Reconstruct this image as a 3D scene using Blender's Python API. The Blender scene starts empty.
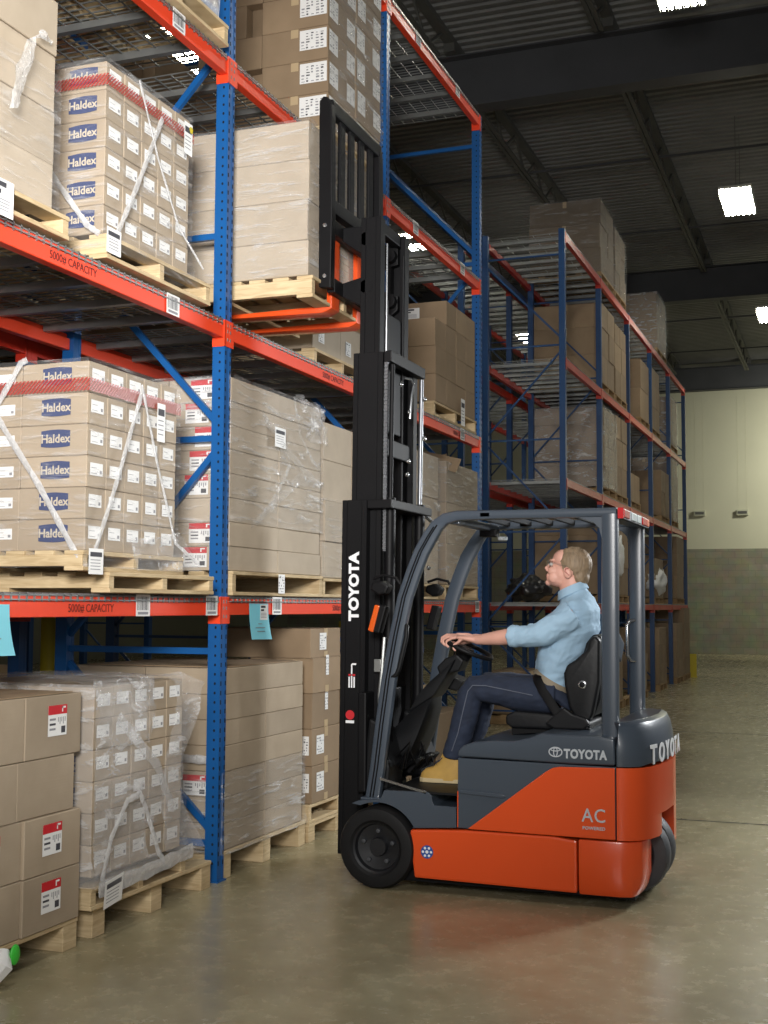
import bpy, bmesh, math, random
from mathutils import Vector, Matrix, noise as mnoise
random.seed(7)
C = bpy.context.scene.collection
PI = math.pi

# ------------------------------------------------------------------ materials
def newmat(name):
    m = bpy.data.materials.new(name); m.use_nodes = True
    nt = m.node_tree; b = nt.nodes['Principled BSDF']
    return m, nt, b
def N(nt, typ, **kw):
    n = nt.nodes.new(typ)
    for k, v in kw.items():
        if k in n.inputs.keys(): n.inputs[k].default_value = v
        else: setattr(n, k, v)
    return n
def lk(nt, a, ao, b, bi): nt.links.new(a.outputs[ao], b.inputs[bi])
def s2l(c):
    return tuple((x/255/12.92 if x/255 <= .04045 else ((x/255+.055)/1.055)**2.4) for x in c) + (1,)
def plain(name, rgb, rough=.5, metal=0., var=.12, scale=6., bump=0., coat=0., stretch=(1,1,1), spec=.5):
    m, nt, b = newmat(name)
    b.inputs['Roughness'].default_value = rough; b.inputs['Metallic'].default_value = metal
    b.inputs['Coat Weight'].default_value = coat; b.inputs['Specular IOR Level'].default_value = spec
    col = s2l(rgb)
    tc = N(nt, 'ShaderNodeTexCoord'); mp = N(nt, 'ShaderNodeMapping'); mp.inputs['Scale'].default_value = stretch
    nz = N(nt, 'ShaderNodeTexNoise', Scale=scale, Detail=4.)
    lk(nt, tc, 'Object', mp, 'Vector'); lk(nt, mp, 'Vector', nz, 'Vector')
    cr = N(nt, 'ShaderNodeValToRGB')
    cr.color_ramp.elements[0].position = .3; cr.color_ramp.elements[1].position = .75
    cr.color_ramp.elements[0].color = tuple(x*(1-var) for x in col[:3]) + (1,)
    cr.color_ramp.elements[1].color = tuple(min(1, x*(1+var)) for x in col[:3]) + (1,)
    lk(nt, nz, 'Fac', cr, 'Fac'); lk(nt, cr, 'Color', b, 'Base Color')
    if bump:
        bp = N(nt, 'ShaderNodeBump', Strength=bump, Distance=.01)
        lk(nt, nz, 'Fac', bp, 'Height'); lk(nt, bp, 'Normal', b, 'Normal')
    return m
def cardboard(name, rgb, var=.10):
    m, nt, b = newmat(name)
    b.inputs['Roughness'].default_value = .75
    tc = N(nt, 'ShaderNodeTexCoord')
    oi = N(nt, 'ShaderNodeObjectInfo')
    add = N(nt, 'ShaderNodeVectorMath', operation='ADD'); lk(nt, tc, 'Object', add, 0); lk(nt, oi, 'Random', add, 1)
    nz = N(nt, 'ShaderNodeTexNoise', Scale=5., Detail=5.); lk(nt, add, 'Vector', nz, 'Vector')
    mp = N(nt, 'ShaderNodeMapping'); mp.inputs['Scale'].default_value = (1.5, 1.5, 55.)
    lk(nt, tc, 'Object', mp, 'Vector')
    fl = N(nt, 'ShaderNodeTexNoise', Scale=2., Detail=1.); lk(nt, mp, 'Vector', fl, 'Vector')
    c = s2l(rgb)
    cr = N(nt, 'ShaderNodeValToRGB')
    cr.color_ramp.elements[0].position = .25; cr.color_ramp.elements[1].position = .8
    cr.color_ramp.elements[0].color = (c[0]*.86, c[1]*.85, c[2]*.82, 1)
    cr.color_ramp.elements[1].color = (c[0]*1.08, c[1]*1.08, c[2]*1.07, 1)
    lk(nt, nz, 'Fac', cr, 'Fac')
    hs = N(nt, 'ShaderNodeHueSaturation')
    mr = N(nt, 'ShaderNodeMapRange'); mr.inputs['To Min'].default_value = 1-var; mr.inputs['To Max'].default_value = 1+var
    lk(nt, oi, 'Random', mr, 'Value'); lk(nt, mr, 'Result', hs, 'Value'); lk(nt, cr, 'Color', hs, 'Color')
    lk(nt, hs, 'Color', b, 'Base Color')
    bp = N(nt, 'ShaderNodeBump', Strength=.12, Distance=.004); lk(nt, fl, 'Fac', bp, 'Height'); lk(nt, bp, 'Normal', b, 'Normal')
    return m
def wood(name, rgb):
    m, nt, b = newmat(name)
    b.inputs['Roughness'].default_value = .8
    tc = N(nt, 'ShaderNodeTexCoord'); oi = N(nt, 'ShaderNodeObjectInfo')
    add = N(nt, 'ShaderNodeVectorMath', operation='ADD'); lk(nt, tc, 'Object', add, 0); lk(nt, oi, 'Random', add, 1)
    mp = N(nt, 'ShaderNodeMapping'); mp.inputs['Scale'].default_value = (2., 2., 22.); lk(nt, add, 'Vector', mp, 'Vector')
    nz = N(nt, 'ShaderNodeTexNoise', Scale=3., Detail=6., Distortion=1.2); lk(nt, mp, 'Vector', nz, 'Vector')
    n2 = N(nt, 'ShaderNodeTexNoise', Scale=4., Detail=2.); lk(nt, add, 'Vector', n2, 'Vector')
    mx = N(nt, 'ShaderNodeMath', operation='MULTIPLY_ADD'); lk(nt, nz, 'Fac', mx, 0); mx.inputs[1].default_value = .6
    m2 = N(nt, 'ShaderNodeMath', operation='MULTIPLY'); lk(nt, n2, 'Fac', m2, 0); m2.inputs[1].default_value = .4; lk(nt, m2, 0, mx, 2)
    c = s2l(rgb); cr = N(nt, 'ShaderNodeValToRGB')
    cr.color_ramp.elements[0].position = .3; cr.color_ramp.elements[1].position = .7
    cr.color_ramp.elements[0].color = (c[0]*.62, c[1]*.55, c[2]*.45, 1); cr.color_ramp.elements[1].color = (c[0]*1.1, c[1]*1.1, c[2]*1.08, 1)
    lk(nt, mx, 0, cr, 'Fac'); lk(nt, cr, 'Color', b, 'Base Color')
    return m
def wrapmat(name, dens=.10, streak=.42, scale=(3, 3, 9), white=.75):
    m, nt, b = newmat(name)
    out = nt.nodes['Material Output']
    b.inputs['Base Color'].default_value = (white, white, white, 1); b.inputs['Roughness'].default_value = .16
    b.inputs['Specular IOR Level'].default_value = .8
    tr = N(nt, 'ShaderNodeBsdfTransparent'); tr.inputs['Color'].default_value = (.97, .97, .97, 1)
    tc = N(nt, 'ShaderNodeTexCoord'); mp = N(nt, 'ShaderNodeMapping'); mp.inputs['Scale'].default_value = scale; mp.inputs['Rotation'].default_value = (.35, -.3, 0)
    lk(nt, tc, 'Object', mp, 'Vector')
    nz = N(nt, 'ShaderNodeTexNoise', Scale=2.4, Detail=7., Roughness=.65, Distortion=.7); lk(nt, mp, 'Vector', nz, 'Vector')
    cr = N(nt, 'ShaderNodeMapRange'); cr.inputs['From Min'].default_value = .52; cr.inputs['From Max'].default_value = .74
    cr.inputs['To Min'].default_value = dens; cr.inputs['To Max'].default_value = dens+streak
    lk(nt, nz, 'Fac', cr, 'Value')
    mx = N(nt, 'ShaderNodeMixShader'); lk(nt, cr, 'Result', mx, 0)
    nt.links.new(tr.outputs[0], mx.inputs[1]); nt.links.new(b.outputs[0], mx.inputs[2])
    bp = N(nt, 'ShaderNodeBump', Strength=.9, Distance=.02); lk(nt, nz, 'Fac', bp, 'Height'); lk(nt, bp, 'Normal', b, 'Normal')
    nt.links.new(mx.outputs[0], out.inputs['Surface'])
    return m
def emit(name, col, strength):
    m, nt, b = newmat(name)
    b.inputs['Base Color'].default_value = (.8, .8, .8, 1)
    b.inputs['Emission Color'].default_value = col; b.inputs['Emission Strength'].default_value = strength
    return m

M = {}
M['card'] = cardboard('cardboard_tan', (165, 149, 128))
M['card2'] = cardboard('cardboard_pale', (180, 166, 147), .05)
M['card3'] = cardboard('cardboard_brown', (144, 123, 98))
M['card4'] = cardboard('cardboard_dimmed', (116, 101, 82))  # cardboard darkened to stand for weak light on the topmost far loads
M['wood'] = wood('pallet_wood', (206, 186, 150))
M['wood2'] = wood('pallet_wood_grey', (165, 138, 100))
M['blue'] = plain('rack_blue_paint', (20, 84, 146), .38, .0, .08, 3)
M['bluedim'] = plain('rack_blue_dimmed', (14, 58, 104), .42, .0, .1, 3)  # near rack blue, darkened in colour for the dimly lit racks
M['red'] = plain('beam_orange_paint', (234, 70, 36), .42, .0, .06, 3)
M['redfar'] = plain('beam_red_dimmed', (190, 48, 32), .4, .0, .1, 3)  # redder and darker than the near beams, partly standing for weaker light
M['hole'] = plain('slot_dark', (6, 12, 26), .9, 0, .05)
M['galv'] = plain('galvanised_steel', (150, 152, 150), .42, .75, .15, 8)
M['white'] = plain('label_paper_white', (232, 232, 230), .6, 0, .03)
M['ink'] = plain('label_ink', (62, 62, 68), .7, 0, .05)
M['labred'] = plain('label_red', (196, 30, 40), .6, 0, .04)
M['logo'] = plain('logo_blue_print', (38, 54, 100), .7, 0, .08, 20)
M['logotext'] = plain('logo_letter_tan', (188, 176, 156), .75, 0, .05)
M['cyan'] = plain('cyan_paper', (128, 206, 222), .6, 0, .04)
M['band'] = plain('strap_white_film', (205, 205, 205), .3, 0, .08, 30)
M['yellow'] = plain('yellow_paint', (205, 185, 30), .5, 0, .08)
M['green'] = plain('green_film', (60, 190, 60), .4, 0, .1)
M['tote'] = plain('tote_blue', (40, 62, 120), .5, 0, .08)
M['tapec'] = plain('box_tape', (186, 164, 130), .3, 0, .05)
M['wrap'] = wrapmat('stretch_film', .10, .62, (1.5, 1.5, 12))
M['wraph'] = wrapmat('stretch_film_heavy', .20, .55, (2.2, 2.2, 7), .8)
M['wrapl'] = wrapmat('stretch_film_light', .06, .42, (1.6, 1.6, 12))
M['blackwrap'] = plain('black_film', (40, 40, 40), .3, 0, .2, 12)
M['rope2'] = wrapmat('shiny_film', .12, .75, (4, 4, 7), .85)
M['rope'] = wrapmat('twisted_film', .42, .4, (9, 9, 9), .8)
# forklift
M['orange'] = plain('truck_orange', (222, 80, 30), .28, 0, .03, 2, coat=.3)
M['grey'] = plain('truck_grey_blue', (66, 75, 86), .30, 0, .04, 2, coat=.25)
M['black'] = plain('mast_black', (15, 15, 17), .5, 0, .15, 5, spec=.18)
M['blackplas'] = plain('black_plastic', (22, 23, 25), .5, 0, .12, 9, bump=.05, spec=.22)
M['rubber'] = plain('tyre_rubber', (22, 22, 23), .62, 0, .2, 12, bump=.1, spec=.25)
M['rubberw'] = plain('tyre_rubber_grey', (62, 64, 68), .6, 0, .15, 12)
M['steel'] = plain('bright_steel', (190, 192, 195), .22, .95, .08, 10)
M['vinyl'] = plain('seat_vinyl', (25, 26, 28), .45, 0, .1, 40, bump=.08, spec=.28)
M['redlens'] = plain('red_lens', (190, 22, 28), .2, 0, .05)
M['whitelens'] = plain('white_lens', (215, 225, 230), .2, 0, .05)
M['amber'] = plain('amber_lens', (212, 88, 24), .25, 0, .06)
M['silvertext'] = plain('silver_letter', (186, 192, 198), .4, 0, .02)
M['whitetext'] = plain('white_letter', (235, 237, 240), .5, 0, .02)
M['skin'] = plain('skin', (226, 172, 154), .5, 0, .07, 14)
M['lip'] = plain('lip', (178, 104, 96), .5, 0, .05, 14)
M['hair'] = plain('hair_sandy', (140, 120, 96), .6, 0, .3, 55, bump=.5, stretch=(1, 1, .25))
M['shirt'] = plain('shirt_blue', (162, 194, 218), .8, 0, .05, 9)
M['denim'] = plain('denim', (36, 45, 64), .85, 0, .22, 16, bump=.12)
M['denimseam'] = plain('denim_thread', (92, 98, 112), .85, 0, .1)
M['boot'] = plain('boot_leather', (190, 152, 78), .65, 0, .12, 14, bump=.1)
M['sole'] = plain('boot_sole', (198, 180, 140), .7, 0, .08)
M['belt'] = plain('belt_tan', (150, 138, 118), .6, 0, .08)
M['eye'] = plain('eye_white', (225, 222, 218), .3, 0, .02)
M['iris'] = plain('iris_dark', (50, 60, 70), .3, 0, .02)
M['decalblue'] = plain('decal_blue', (30, 80, 160), .4, 0, .03)
def clear_plastic():
    m, nt, b = newmat('clear_lens'); out = nt.nodes['Material Output']
    g = N(nt, 'ShaderNodeBsdfGlossy'); g.inputs['Roughness'].default_value = .05
    tr = N(nt, 'ShaderNodeBsdfTransparent'); tr.inputs['Color'].default_value = (.97, .98, .98, 1)
    mx = N(nt, 'ShaderNodeMixShader'); mx.inputs[0].default_value = .10
    nt.links.new(tr.outputs[0], mx.inputs[1]); nt.links.new(g.outputs[0], mx.inputs[2]); nt.links.new(mx.outputs[0], out.inputs['Surface'])
    return m
M['lens'] = clear_plastic()
def stripe_band():
    m, nt, b = newmat('red_hatched_tape'); out = nt.nodes['Material Output']
    tc = N(nt, 'ShaderNodeTexCoord'); sp = N(nt, 'ShaderNodeSeparateXYZ'); lk(nt, tc, 'Object', sp, 0)
    a = N(nt, 'ShaderNodeMath', operation='ADD'); lk(nt, sp, 'X', a, 0); lk(nt, sp, 'Y', a, 1)
    a2 = N(nt, 'ShaderNodeMath', operation='SUBTRACT'); lk(nt, a, 0, a2, 0); lk(nt, sp, 'Z', a2, 1)
    k = N(nt, 'ShaderNodeMath', operation='MULTIPLY'); lk(nt, a2, 0, k, 0); k.inputs[1].default_value = 300
    s = N(nt, 'ShaderNodeMath', operation='SINE'); lk(nt, k, 0, s, 0)
    g = N(nt, 'ShaderNodeMapRange'); lk(nt, s, 0, g, 'Value'); g.inputs['From Min'].default_value = -.3; g.inputs['From Max'].default_value = .3
    g.inputs['To Min'].default_value = .12; g.inputs['To Max'].default_value = .62
    b.inputs['Base Color'].default_value = s2l((176, 60, 56)); b.inputs['Roughness'].default_value = .3
    tr = N(nt, 'ShaderNodeBsdfTransparent'); mx = N(nt, 'ShaderNodeMixShader'); lk(nt, g, 'Result', mx, 0)
    nt.links.new(tr.outputs[0], mx.inputs[1]); nt.links.new(b.outputs[0], mx.inputs[2]); nt.links.new(mx.outputs[0], out.inputs['Surface'])
    return m
M['stripe'] = stripe_band()

# ------------------------------------------------------------------ mesh builder
class MB:
    def __init__(s): s.v, s.f, s.m = [], [], []
    def add(s, vs, fs, m=0):
        o = len(s.v); s.v += [tuple(p) for p in vs]
        for f in fs: s.f.append(tuple(i+o for i in f)); s.m.append(m)
        return s
    def box(s, x0, x1, y0, y1, z0, z1, m=0, T=None):
        vs = [(x, y, z) for x in (x0, x1) for y in (y0, y1) for z in (z0, z1)]
        if T is not None: vs = [T @ Vector(p) for p in vs]
        return s.add(vs, [(0, 1, 3, 2), (4, 6, 7, 5), (0, 4, 5, 1), (2, 3, 7, 6), (0, 2, 6, 4), (1, 5, 7, 3)], m)
    def bar(s, a, b, w, h, m=0, up=(0, 0, 1)):
        a, b = Vector(a), Vector(b); d = (b-a).normalized(); u = Vector(up)
        r = d.cross(u)
        if r.length < 1e-4: r = d.cross(Vector((1, 0, 0)))
        r.normalize(); u = r.cross(d)
        vs = [p + r*(i*w/2) + u*(j*h/2) for p in (a, b) for i, j in ((-1, -1), (1, -1), (1, 1), (-1, 1))]
        return s.add(vs, [(3, 2, 1, 0), (4, 5, 6, 7), (0, 1, 5, 4), (1, 2, 6, 5), (2, 3, 7, 6), (3, 0, 4, 7)], m)
    def prism(s, poly, axis, a, b, m=0):
        n = len(poly); put = {'x': lambda p, t: (t, p[0], p[1]), 'y': lambda p, t: (p[0], t, p[1]), 'z': lambda p, t: (p[0], p[1], t)}[axis]
        vs = [put(p, a) for p in poly] + [put(p, b) for p in poly]
        area = sum(poly[i][0]*poly[(i+1) % n][1]-poly[(i+1) % n][0]*poly[i][1] for i in range(n))
        flip = (area < 0) != (axis == 'y')
        fs = [tuple(range(n-1, -1, -1)), tuple(range(n, 2*n))] + [(i, (i+1) % n, n+(i+1) % n, n+i) for i in range(n)]
        if flip: fs = [tuple(reversed(f)) for f in fs]
        return s.add(vs, fs, m)
    def loft(s, rings, m=0, caps=True, closed=False):
        n = len(rings[0]); vs = [p for r in rings for p in r]; fs = []
        k = len(rings)
        for i in range(k if closed else k-1):
            j = (i+1) % k
            for q in range(n):
                fs.append((i*n+q, i*n+(q+1) % n, j*n+(q+1) % n, j*n+q))
        if caps and not closed:
            fs.append(tuple(range(n-1, -1, -1))); fs.append(tuple((k-1)*n+q for q in range(n)))
        return s.add(vs, fs, m)
    def tube(s, pts, r, n=8, m=0, caps=True, closed=False, flat=None, up=(0, 0, 1)):
        pts = [Vector(p) for p in pts]; k = len(pts); rings = []
        rs = r if isinstance(r, (list, tuple)) else [r]*k
        ref = None
        for i, p in enumerate(pts):
            if closed: d = pts[(i+1) % k]-pts[i-1]
            else: d = pts[min(i+1, k-1)]-pts[max(i-1, 0)]
            d.normalize()
            if ref is None:
                ref = Vector(up)
                if abs(ref.dot(d)) > .95: ref = Vector((1, 0, 0)) if abs(d.x) < .9 else Vector((0, 1, 0))
            x = ref - d*ref.dot(d); x.normalize(); ref = x; y = d.cross(x)
            rr = rs[i]; ra, rb = (rr if isinstance(rr, (list, tuple)) else (rr, rr))
            rings.append([p + x*(ra*math.cos(2*PI*q/n)) + y*(rb*math.sin(2*PI*q/n)) for q in range(n)])
        return s.loft(rings, m, caps, closed)
    def rtube(s, pts, w, h, m=0, up=(0, 1, 0), rnd=.3):
        """rounded rectangular tube; w along up-ish, h across"""
        pts = [Vector(p) for p in pts]; k = len(pts); rings = []
        hs = h if isinstance(h, list) else [h]*k
        for i, p in enumerate(pts):
            h = hs[i]
            d = (pts[min(i+1, k-1)]-pts[max(i-1, 0)]).normalized()
            x = Vector(up); x = (x-d*x.dot(d)).normalized(); y = d.cross(x)
            c = min(w, h)*rnd
            q = [(w/2, h/2-c), (w/2-c*.3, h/2-c*.3), (w/2-c, h/2), (-w/2+c, h/2), (-w/2+c*.3, h/2-c*.3), (-w/2, h/2-c),
                 (-w/2, -h/2+c), (-w/2+c*.3, -h/2+c*.3), (-w/2+c, -h/2), (w/2-c, -h/2), (w/2-c*.3, -h/2+c*.3), (w/2, -h/2+c)]
            rings.append([p + x*a + y*b for a, b in q])
        return s.loft(rings, m)
    def lathe(s, prof, c, axis='y', n=32, m=0, caps=True):
        rings = []
        for r, h in prof:
            ring = []
            for q in range(n):
                a = 2*PI*q/n; p = (r*math.cos(a), r*math.sin(a))
                ring.append({'y': (c[0]+p[0], c[1]+h, c[2]+p[1]), 'z': (c[0]+p[0], c[1]+p[1], c[2]+h), 'x': (c[0]+h, c[1]+p[0], c[2]+p[1])}[axis])
            rings.append(ring)
        return s.loft(rings, m, caps)
    def ell(s, c, r, R=None, nu=20, nv=12, m=0):
        vs, fs = [], []; c = Vector(c)
        for i in range(nv+1):
            t = PI*i/nv
            for q in range(nu):
                a = 2*PI*q/nu
                p = Vector((r[0]*math.sin(t)*math.cos(a), r[1]*math.sin(t)*math.sin(a), r[2]*math.cos(t)))
                vs.append(c + (R @ p if R is not None else p))
        for i in range(nv):
            for q in range(nu):
                fs.append((i*nu+q, (i+1)*nu+q, (i+1)*nu+(q+1) % nu, i*nu+(q+1) % nu))
        return s.add(vs, fs, m)
    def mesh(s, name, mats, bevel=0, smooth=False, segs=2, weld=False):
        me = bpy.data.meshes.new(name); me.from_pydata(s.v, [], s.f)
        for mt in (mats if isinstance(mats, (list, tuple)) else [mats]): me.materials.append(mt)
        if len(me.materials) > 1: me.polygons.foreach_set('material_index', s.m)
        bm = bmesh.new(); bm.from_mesh(me)
        if weld: bmesh.ops.remove_doubles(bm, verts=bm.verts, dist=1e-5)
        bmesh.ops.recalc_face_normals(bm, faces=bm.faces)
        if bevel:
            ed = [e for e in bm.edges if len(e.link_faces) == 2 and e.calc_face_angle(0) > .5]
            bmesh.ops.bevel(bm, geom=ed, offset=bevel, segments=segs, profile=.6, affect='EDGES', clamp_overlap=True)
        bm.to_mesh(me); bm.free()
        if smooth:
            me.polygons.foreach_set('use_smooth', [True]*len(me.polygons))
            try: me.set_sharp_from_angle(angle=smooth if isinstance(smooth, float) else .7)
            except Exception: pass
        me.update(); return me
    def build(s, name, mats, parent=None, bevel=0, smooth=False, segs=2, weld=False):
        return link(name, s.mesh(name, mats, bevel, smooth, segs, weld), parent)
def wloc(o):
    p = Vector((0, 0, 0))
    while o is not None: p = p + o.location; o = o.parent
    return p
def link(name, data, parent=None, world=True):
    o = bpy.data.objects.new(name, data); C.objects.link(o)
    if parent is not None:
        o.parent = parent
        if world: o.location = -wloc(parent)
    return o
def tag(o, label=None, cat=None, group=None, kind=None):
    if label: o['label'] = label
    if cat: o['category'] = cat
    if group: o['group'] = group
    if kind: o['kind'] = kind
    return o
def thing(name, loc, label, cat, group=None):
    o = bpy.data.objects.new(name, None); C.objects.link(o); o.location = loc
    o.empty_display_size = .1
    return tag(o, label, cat, group)
def struct(o): o['kind'] = 'structure'; return o
def frame_at(pos, right, up):
    r = Vector(right).normalized(); u = Vector(up); u = (u-r*u.dot(r)).normalized(); n = r.cross(u)
    m = Matrix.Identity(4)
    for i in range(3): m[i][0], m[i][1], m[i][2], m[i][3] = r[i], u[i], n[i], pos[i]
    return m
FACE = {'x': ((0, 1, 0), (0, 0, 1)), 'y': ((1, 0, 0), (0, 0, 1))}       # aisle face (+x) and near face (-y)
def place(o, pos, face, parent_world=None):
    r, u = FACE[face] if isinstance(face, str) else face
    p = Vector(pos) - (parent_world if parent_world is not None else Vector((0, 0, 0)))
    o.matrix_local = frame_at(p, r, u)
_text = {}
def curve_mesh(name, cu):
    t = bpy.data.objects.new('lettering', cu); C.objects.link(t)
    bpy.context.view_layer.update()
    me = bpy.data.meshes.new_from_object(t.evaluated_get(bpy.context.evaluated_depsgraph_get()))
    bpy.data.objects.remove(t); bpy.data.curves.remove(cu); me.name = name
    return me
def text(name, s, size, mat, parent, pos, face, bold=0., ext=.0006, sx=1., spacing=1., align='CENTER'):
    key = (s, size, mat.name, bold, ext, spacing, align)
    cu = _text.get(key)
    if cu is None:
        cu = bpy.data.curves.new(name, 'FONT'); cu.body = s; cu.size = size; cu.offset = bold; cu.extrude = ext
        cu.space_character = spacing; cu.align_x = align; cu.align_y = 'CENTER'; cu.resolution_u = 3
        cu.materials.append(mat); cu = _text[key] = curve_mesh(name, cu)
    o = bpy.data.objects.new(name, cu); C.objects.link(o)
    if parent is not None: o.parent = parent
    place(o, pos, face, wloc(parent) if parent is not None else None)
    if sx != 1.: o.scale = (sx, 1, 1)
    return o
ORD = ['first', 'second', 'third', 'fourth', 'fifth', 'sixth', 'seventh', 'eighth', 'ninth', 'tenth']
def layer_word(k, n):
    return 'bottom layer' if k == 0 else ('top layer' if k == n-1 else ORD[k] + ' layer up')

# ------------------------------------------------------------------ small label meshes (local XY plane, facing +Z)
def quad(mb, x0, x1, y0, y1, z, m): mb.add([(x0, y0, z), (x1, y0, z), (x1, y1, z), (x0, y1, z)], [(0, 1, 2, 3)], m)
def label_mesh(kind, w, h):
    mb = MB(); r = random.Random(sum(map(ord, kind)) + int(w*1000))
    quad(mb, -w/2, w/2, -h/2, h/2, 0, 0); e = .0005
    if kind == 'small':       # white sticker, few lines and a code block
        quad(mb, -w*.42, w*.0, h*.10, h*.14, e, 2)
        quad(mb, w*.26, w*.42, -h*.32, -h*.06, e, 2); quad(mb, -w*.42, w*.05, -h*.34, -h*.30, e, 2)
    elif kind == 'red':
        quad(mb, -w/2, w/2, h*.2, h/2, e, 3); quad(mb, w*.22, w*.42, h*.39, h*.45, 2*e, 0); quad(mb, w*.22, w*.28, h*.27, h*.45, 2*e, 0)
        for k in range(3): quad(mb, -w*.42, -w*.1, h*(.06-k*.16)-h*.05, h*(.06-k*.16)+h*.02, e, 1 if k == 1 else 2)
        for k in range(5): quad(mb, w*(.02+k*.09), w*(.06+k*.09), -h*.05-h*.08*(k % 2), h*.1, e, 2)
        quad(mb, w*.2, w*.42, -h*.42, -h*.2, e, 1)
    elif kind == 'barcode':
        x = -w*.40
        while x < w*.38:
            b = r.choice((.02, .035, .05)); quad(mb, x, x+w*b, -h*.22, h*.40, e, 1); x += w*(b+r.choice((.025, .04)))
        quad(mb, -w*.36, w*.36, -h*.42, -h*.30, e, 2)
    elif kind == 'ship':
        for i in range(5):
            for j in range(6):
                if r.random() < .62: quad(mb, -w*.44+i*w*.18, -w*.44+i*w*.18+w*r.uniform(.06, .15), -h*.42+j*h*.145, -h*.42+j*h*.145+h*r.uniform(.03, .09), e, r.choice((1, 2, 2)))
    elif kind == 'sheet':
        quad(mb, -w*.4, w*.2, h*.28, h*.42, e, 1); quad(mb, -w*.4, w*.0, h*.08, h*.2, e, 1)
        for k in range(4): quad(mb, -w*.4, w*.35, -h*.08-k*h*.09, -h*.05-k*h*.09, e, 2)
    elif kind == 'plainlab':
        quad(mb, -w*.4, w*.4, h*.18, h*.36, e, 1)
        for k in range(4): quad(mb, -w*.38, w*.3, h*(.04-k*.12), h*(.07-k*.12), e, 2)
    me = mb.mesh('paper_label', [M['white'], M['ink'], M['inkgrey'], M['labred']])
    return me
M['inkgrey'] = plain('label_ink_grey', (140, 140, 145), .7, 0, .05)
_lm = {}
def label(kind, w, h, parent, pos, face, name='shipping_label', lab=None):
    k = (kind, w, h)
    if k not in _lm: _lm[k] = label_mesh(kind, w, h)
    o = bpy.data.objects.new(name, _lm[k]); C.objects.link(o)
    if parent is not None: o.parent = parent
    place(o, pos, face, wloc(parent) if parent is not None else None)
    if lab: o['label'] = lab
    return o

# ------------------------------------------------------------------ cartons, pallets, film
_cm = {}; DIM = {}
def carton_mesh(sx, sy, sz, mat, tape=None):
    k = (round(sx, 3), round(sy, 3), round(sz, 3), mat.name, tape)
    if k in _cm: return _cm[k]
    mb = MB().box(-sx/2, sx/2, -sy/2, sy/2, 0, sz)
    me0 = mb.mesh('carton', mat, bevel=.0035, segs=1)
    if tape:
        bm = bmesh.new(); bm.from_mesh(me0)
        def q(pts, mi):
            f = bm.faces.new([bm.verts.new(p) for p in pts]); f.material_index = mi
        e = .0012; t = .028
        if tape == 'x':   # seam runs along x over the top and down the +x end
            q([(sx/2+e, -t, sz*.74), (sx/2+e, t, sz*.74), (sx/2+e, t, sz), (sx/2+e, -t, sz)], 1)
            q([(-sx/2, -t, sz+e), (sx/2, -t, sz+e), (sx/2, t, sz+e), (-sx/2, t, sz+e)], 1)
            q([(sx/2+e, -t, 0), (sx/2+e, t, 0), (sx/2+e, t, sz*.2), (sx/2+e, -t, sz*.2)], 1)
        else:
            q([(-t, -sy/2-e, sz*.74), (t, -sy/2-e, sz*.74), (t, -sy/2-e, sz), (-t, -sy/2-e, sz)], 1)
            q([(-t, -sy/2, sz+e), (t, -sy/2, sz+e), (t, sy/2, sz+e), (-t, sy/2, sz+e)], 1)
        me0.materials.append(M['tapec'])
        bm.to_mesh(me0); bm.free()
    _cm[k] = me0; return me0
def carton(xf, y0, z0, sx, sy, sz, lab, group, mat='card', jit=.003, tape=None, rot=.004):
    """a carton whose aisle face stands at x=xf and near face at y=y0"""
    o = bpy.data.objects.new('carton', carton_mesh(sx-.003, sy-.003, sz-.0015, M[mat], tape)); C.objects.link(o)
    o.location = (xf-sx/2+random.uniform(-jit, jit), y0+sy/2, z0)
    o.rotation_euler = (0, 0, random.uniform(-rot, rot))
    tag(o, lab, 'carton', group)
    DIM[o.name] = (sx, sy, sz)
    return o
def on_face(o, kind, w, h, face, a=0., b=.5, name='shipping_label', eps=.0015):
    """sticker on a carton: a = offset along the face from its middle, b = height fraction"""
    sx, sy, sz = DIM[o.name]
    k = (kind, w, h)
    if k not in _lm: _lm[k] = label_mesh(kind, w, h)
    l = bpy.data.objects.new(name, _lm[k]); C.objects.link(l); l.parent = o
    pos = (sx/2+eps, a, sz*b) if face == 'x' else (a, -sy/2-eps, sz*b)
    l.matrix_local = frame_at(pos, *FACE[face])
    return l
def logo_on(o, face, a, b, w, h):
    sx, sy, sz = DIM[o.name]
    if 'logo' not in _lm:
        mb = MB(); n = 9
        top = [(-w/2+w*i/n, h/2*(.86+.14*math.sin(PI*i/n))) for i in range(n+1)]
        bot = [(w/2-w*i/n, -h/2*(.86+.14*math.sin(PI*i/n))) for i in range(n+1)]
        mb.prism(top+bot, 'z', -.0004, .0004); _lm['logo'] = mb.mesh('logo_panel', M['logo'])
    l = bpy.data.objects.new('logo_panel', _lm['logo']); C.objects.link(l); l.parent = o
    pos = (a, -sy/2-.0015, sz*b) if face == 'y' else (sx/2+.0015, a, sz*b)
    l.matrix_local = frame_at(pos, *FACE[face])
    key = 'Haldex'
    if key not in _text:
        cu = bpy.data.curves.new('logo_lettering', 'FONT'); cu.body = 'Haldex'; cu.size = h*.66; cu.offset = .0012; cu.extrude = .0003
        cu.align_x = 'CENTER'; cu.align_y = 'CENTER'; cu.resolution_u = 2; cu.materials.append(M['logotext']); _text[key] = curve_mesh('logo_lettering', cu)
    t = bpy.data.objects.new('logo_lettering', _text[key]); C.objects.link(t); t.parent = l; t.location = (0, -.002, .0012); t.scale = (1.0, 1, 1)
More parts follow.
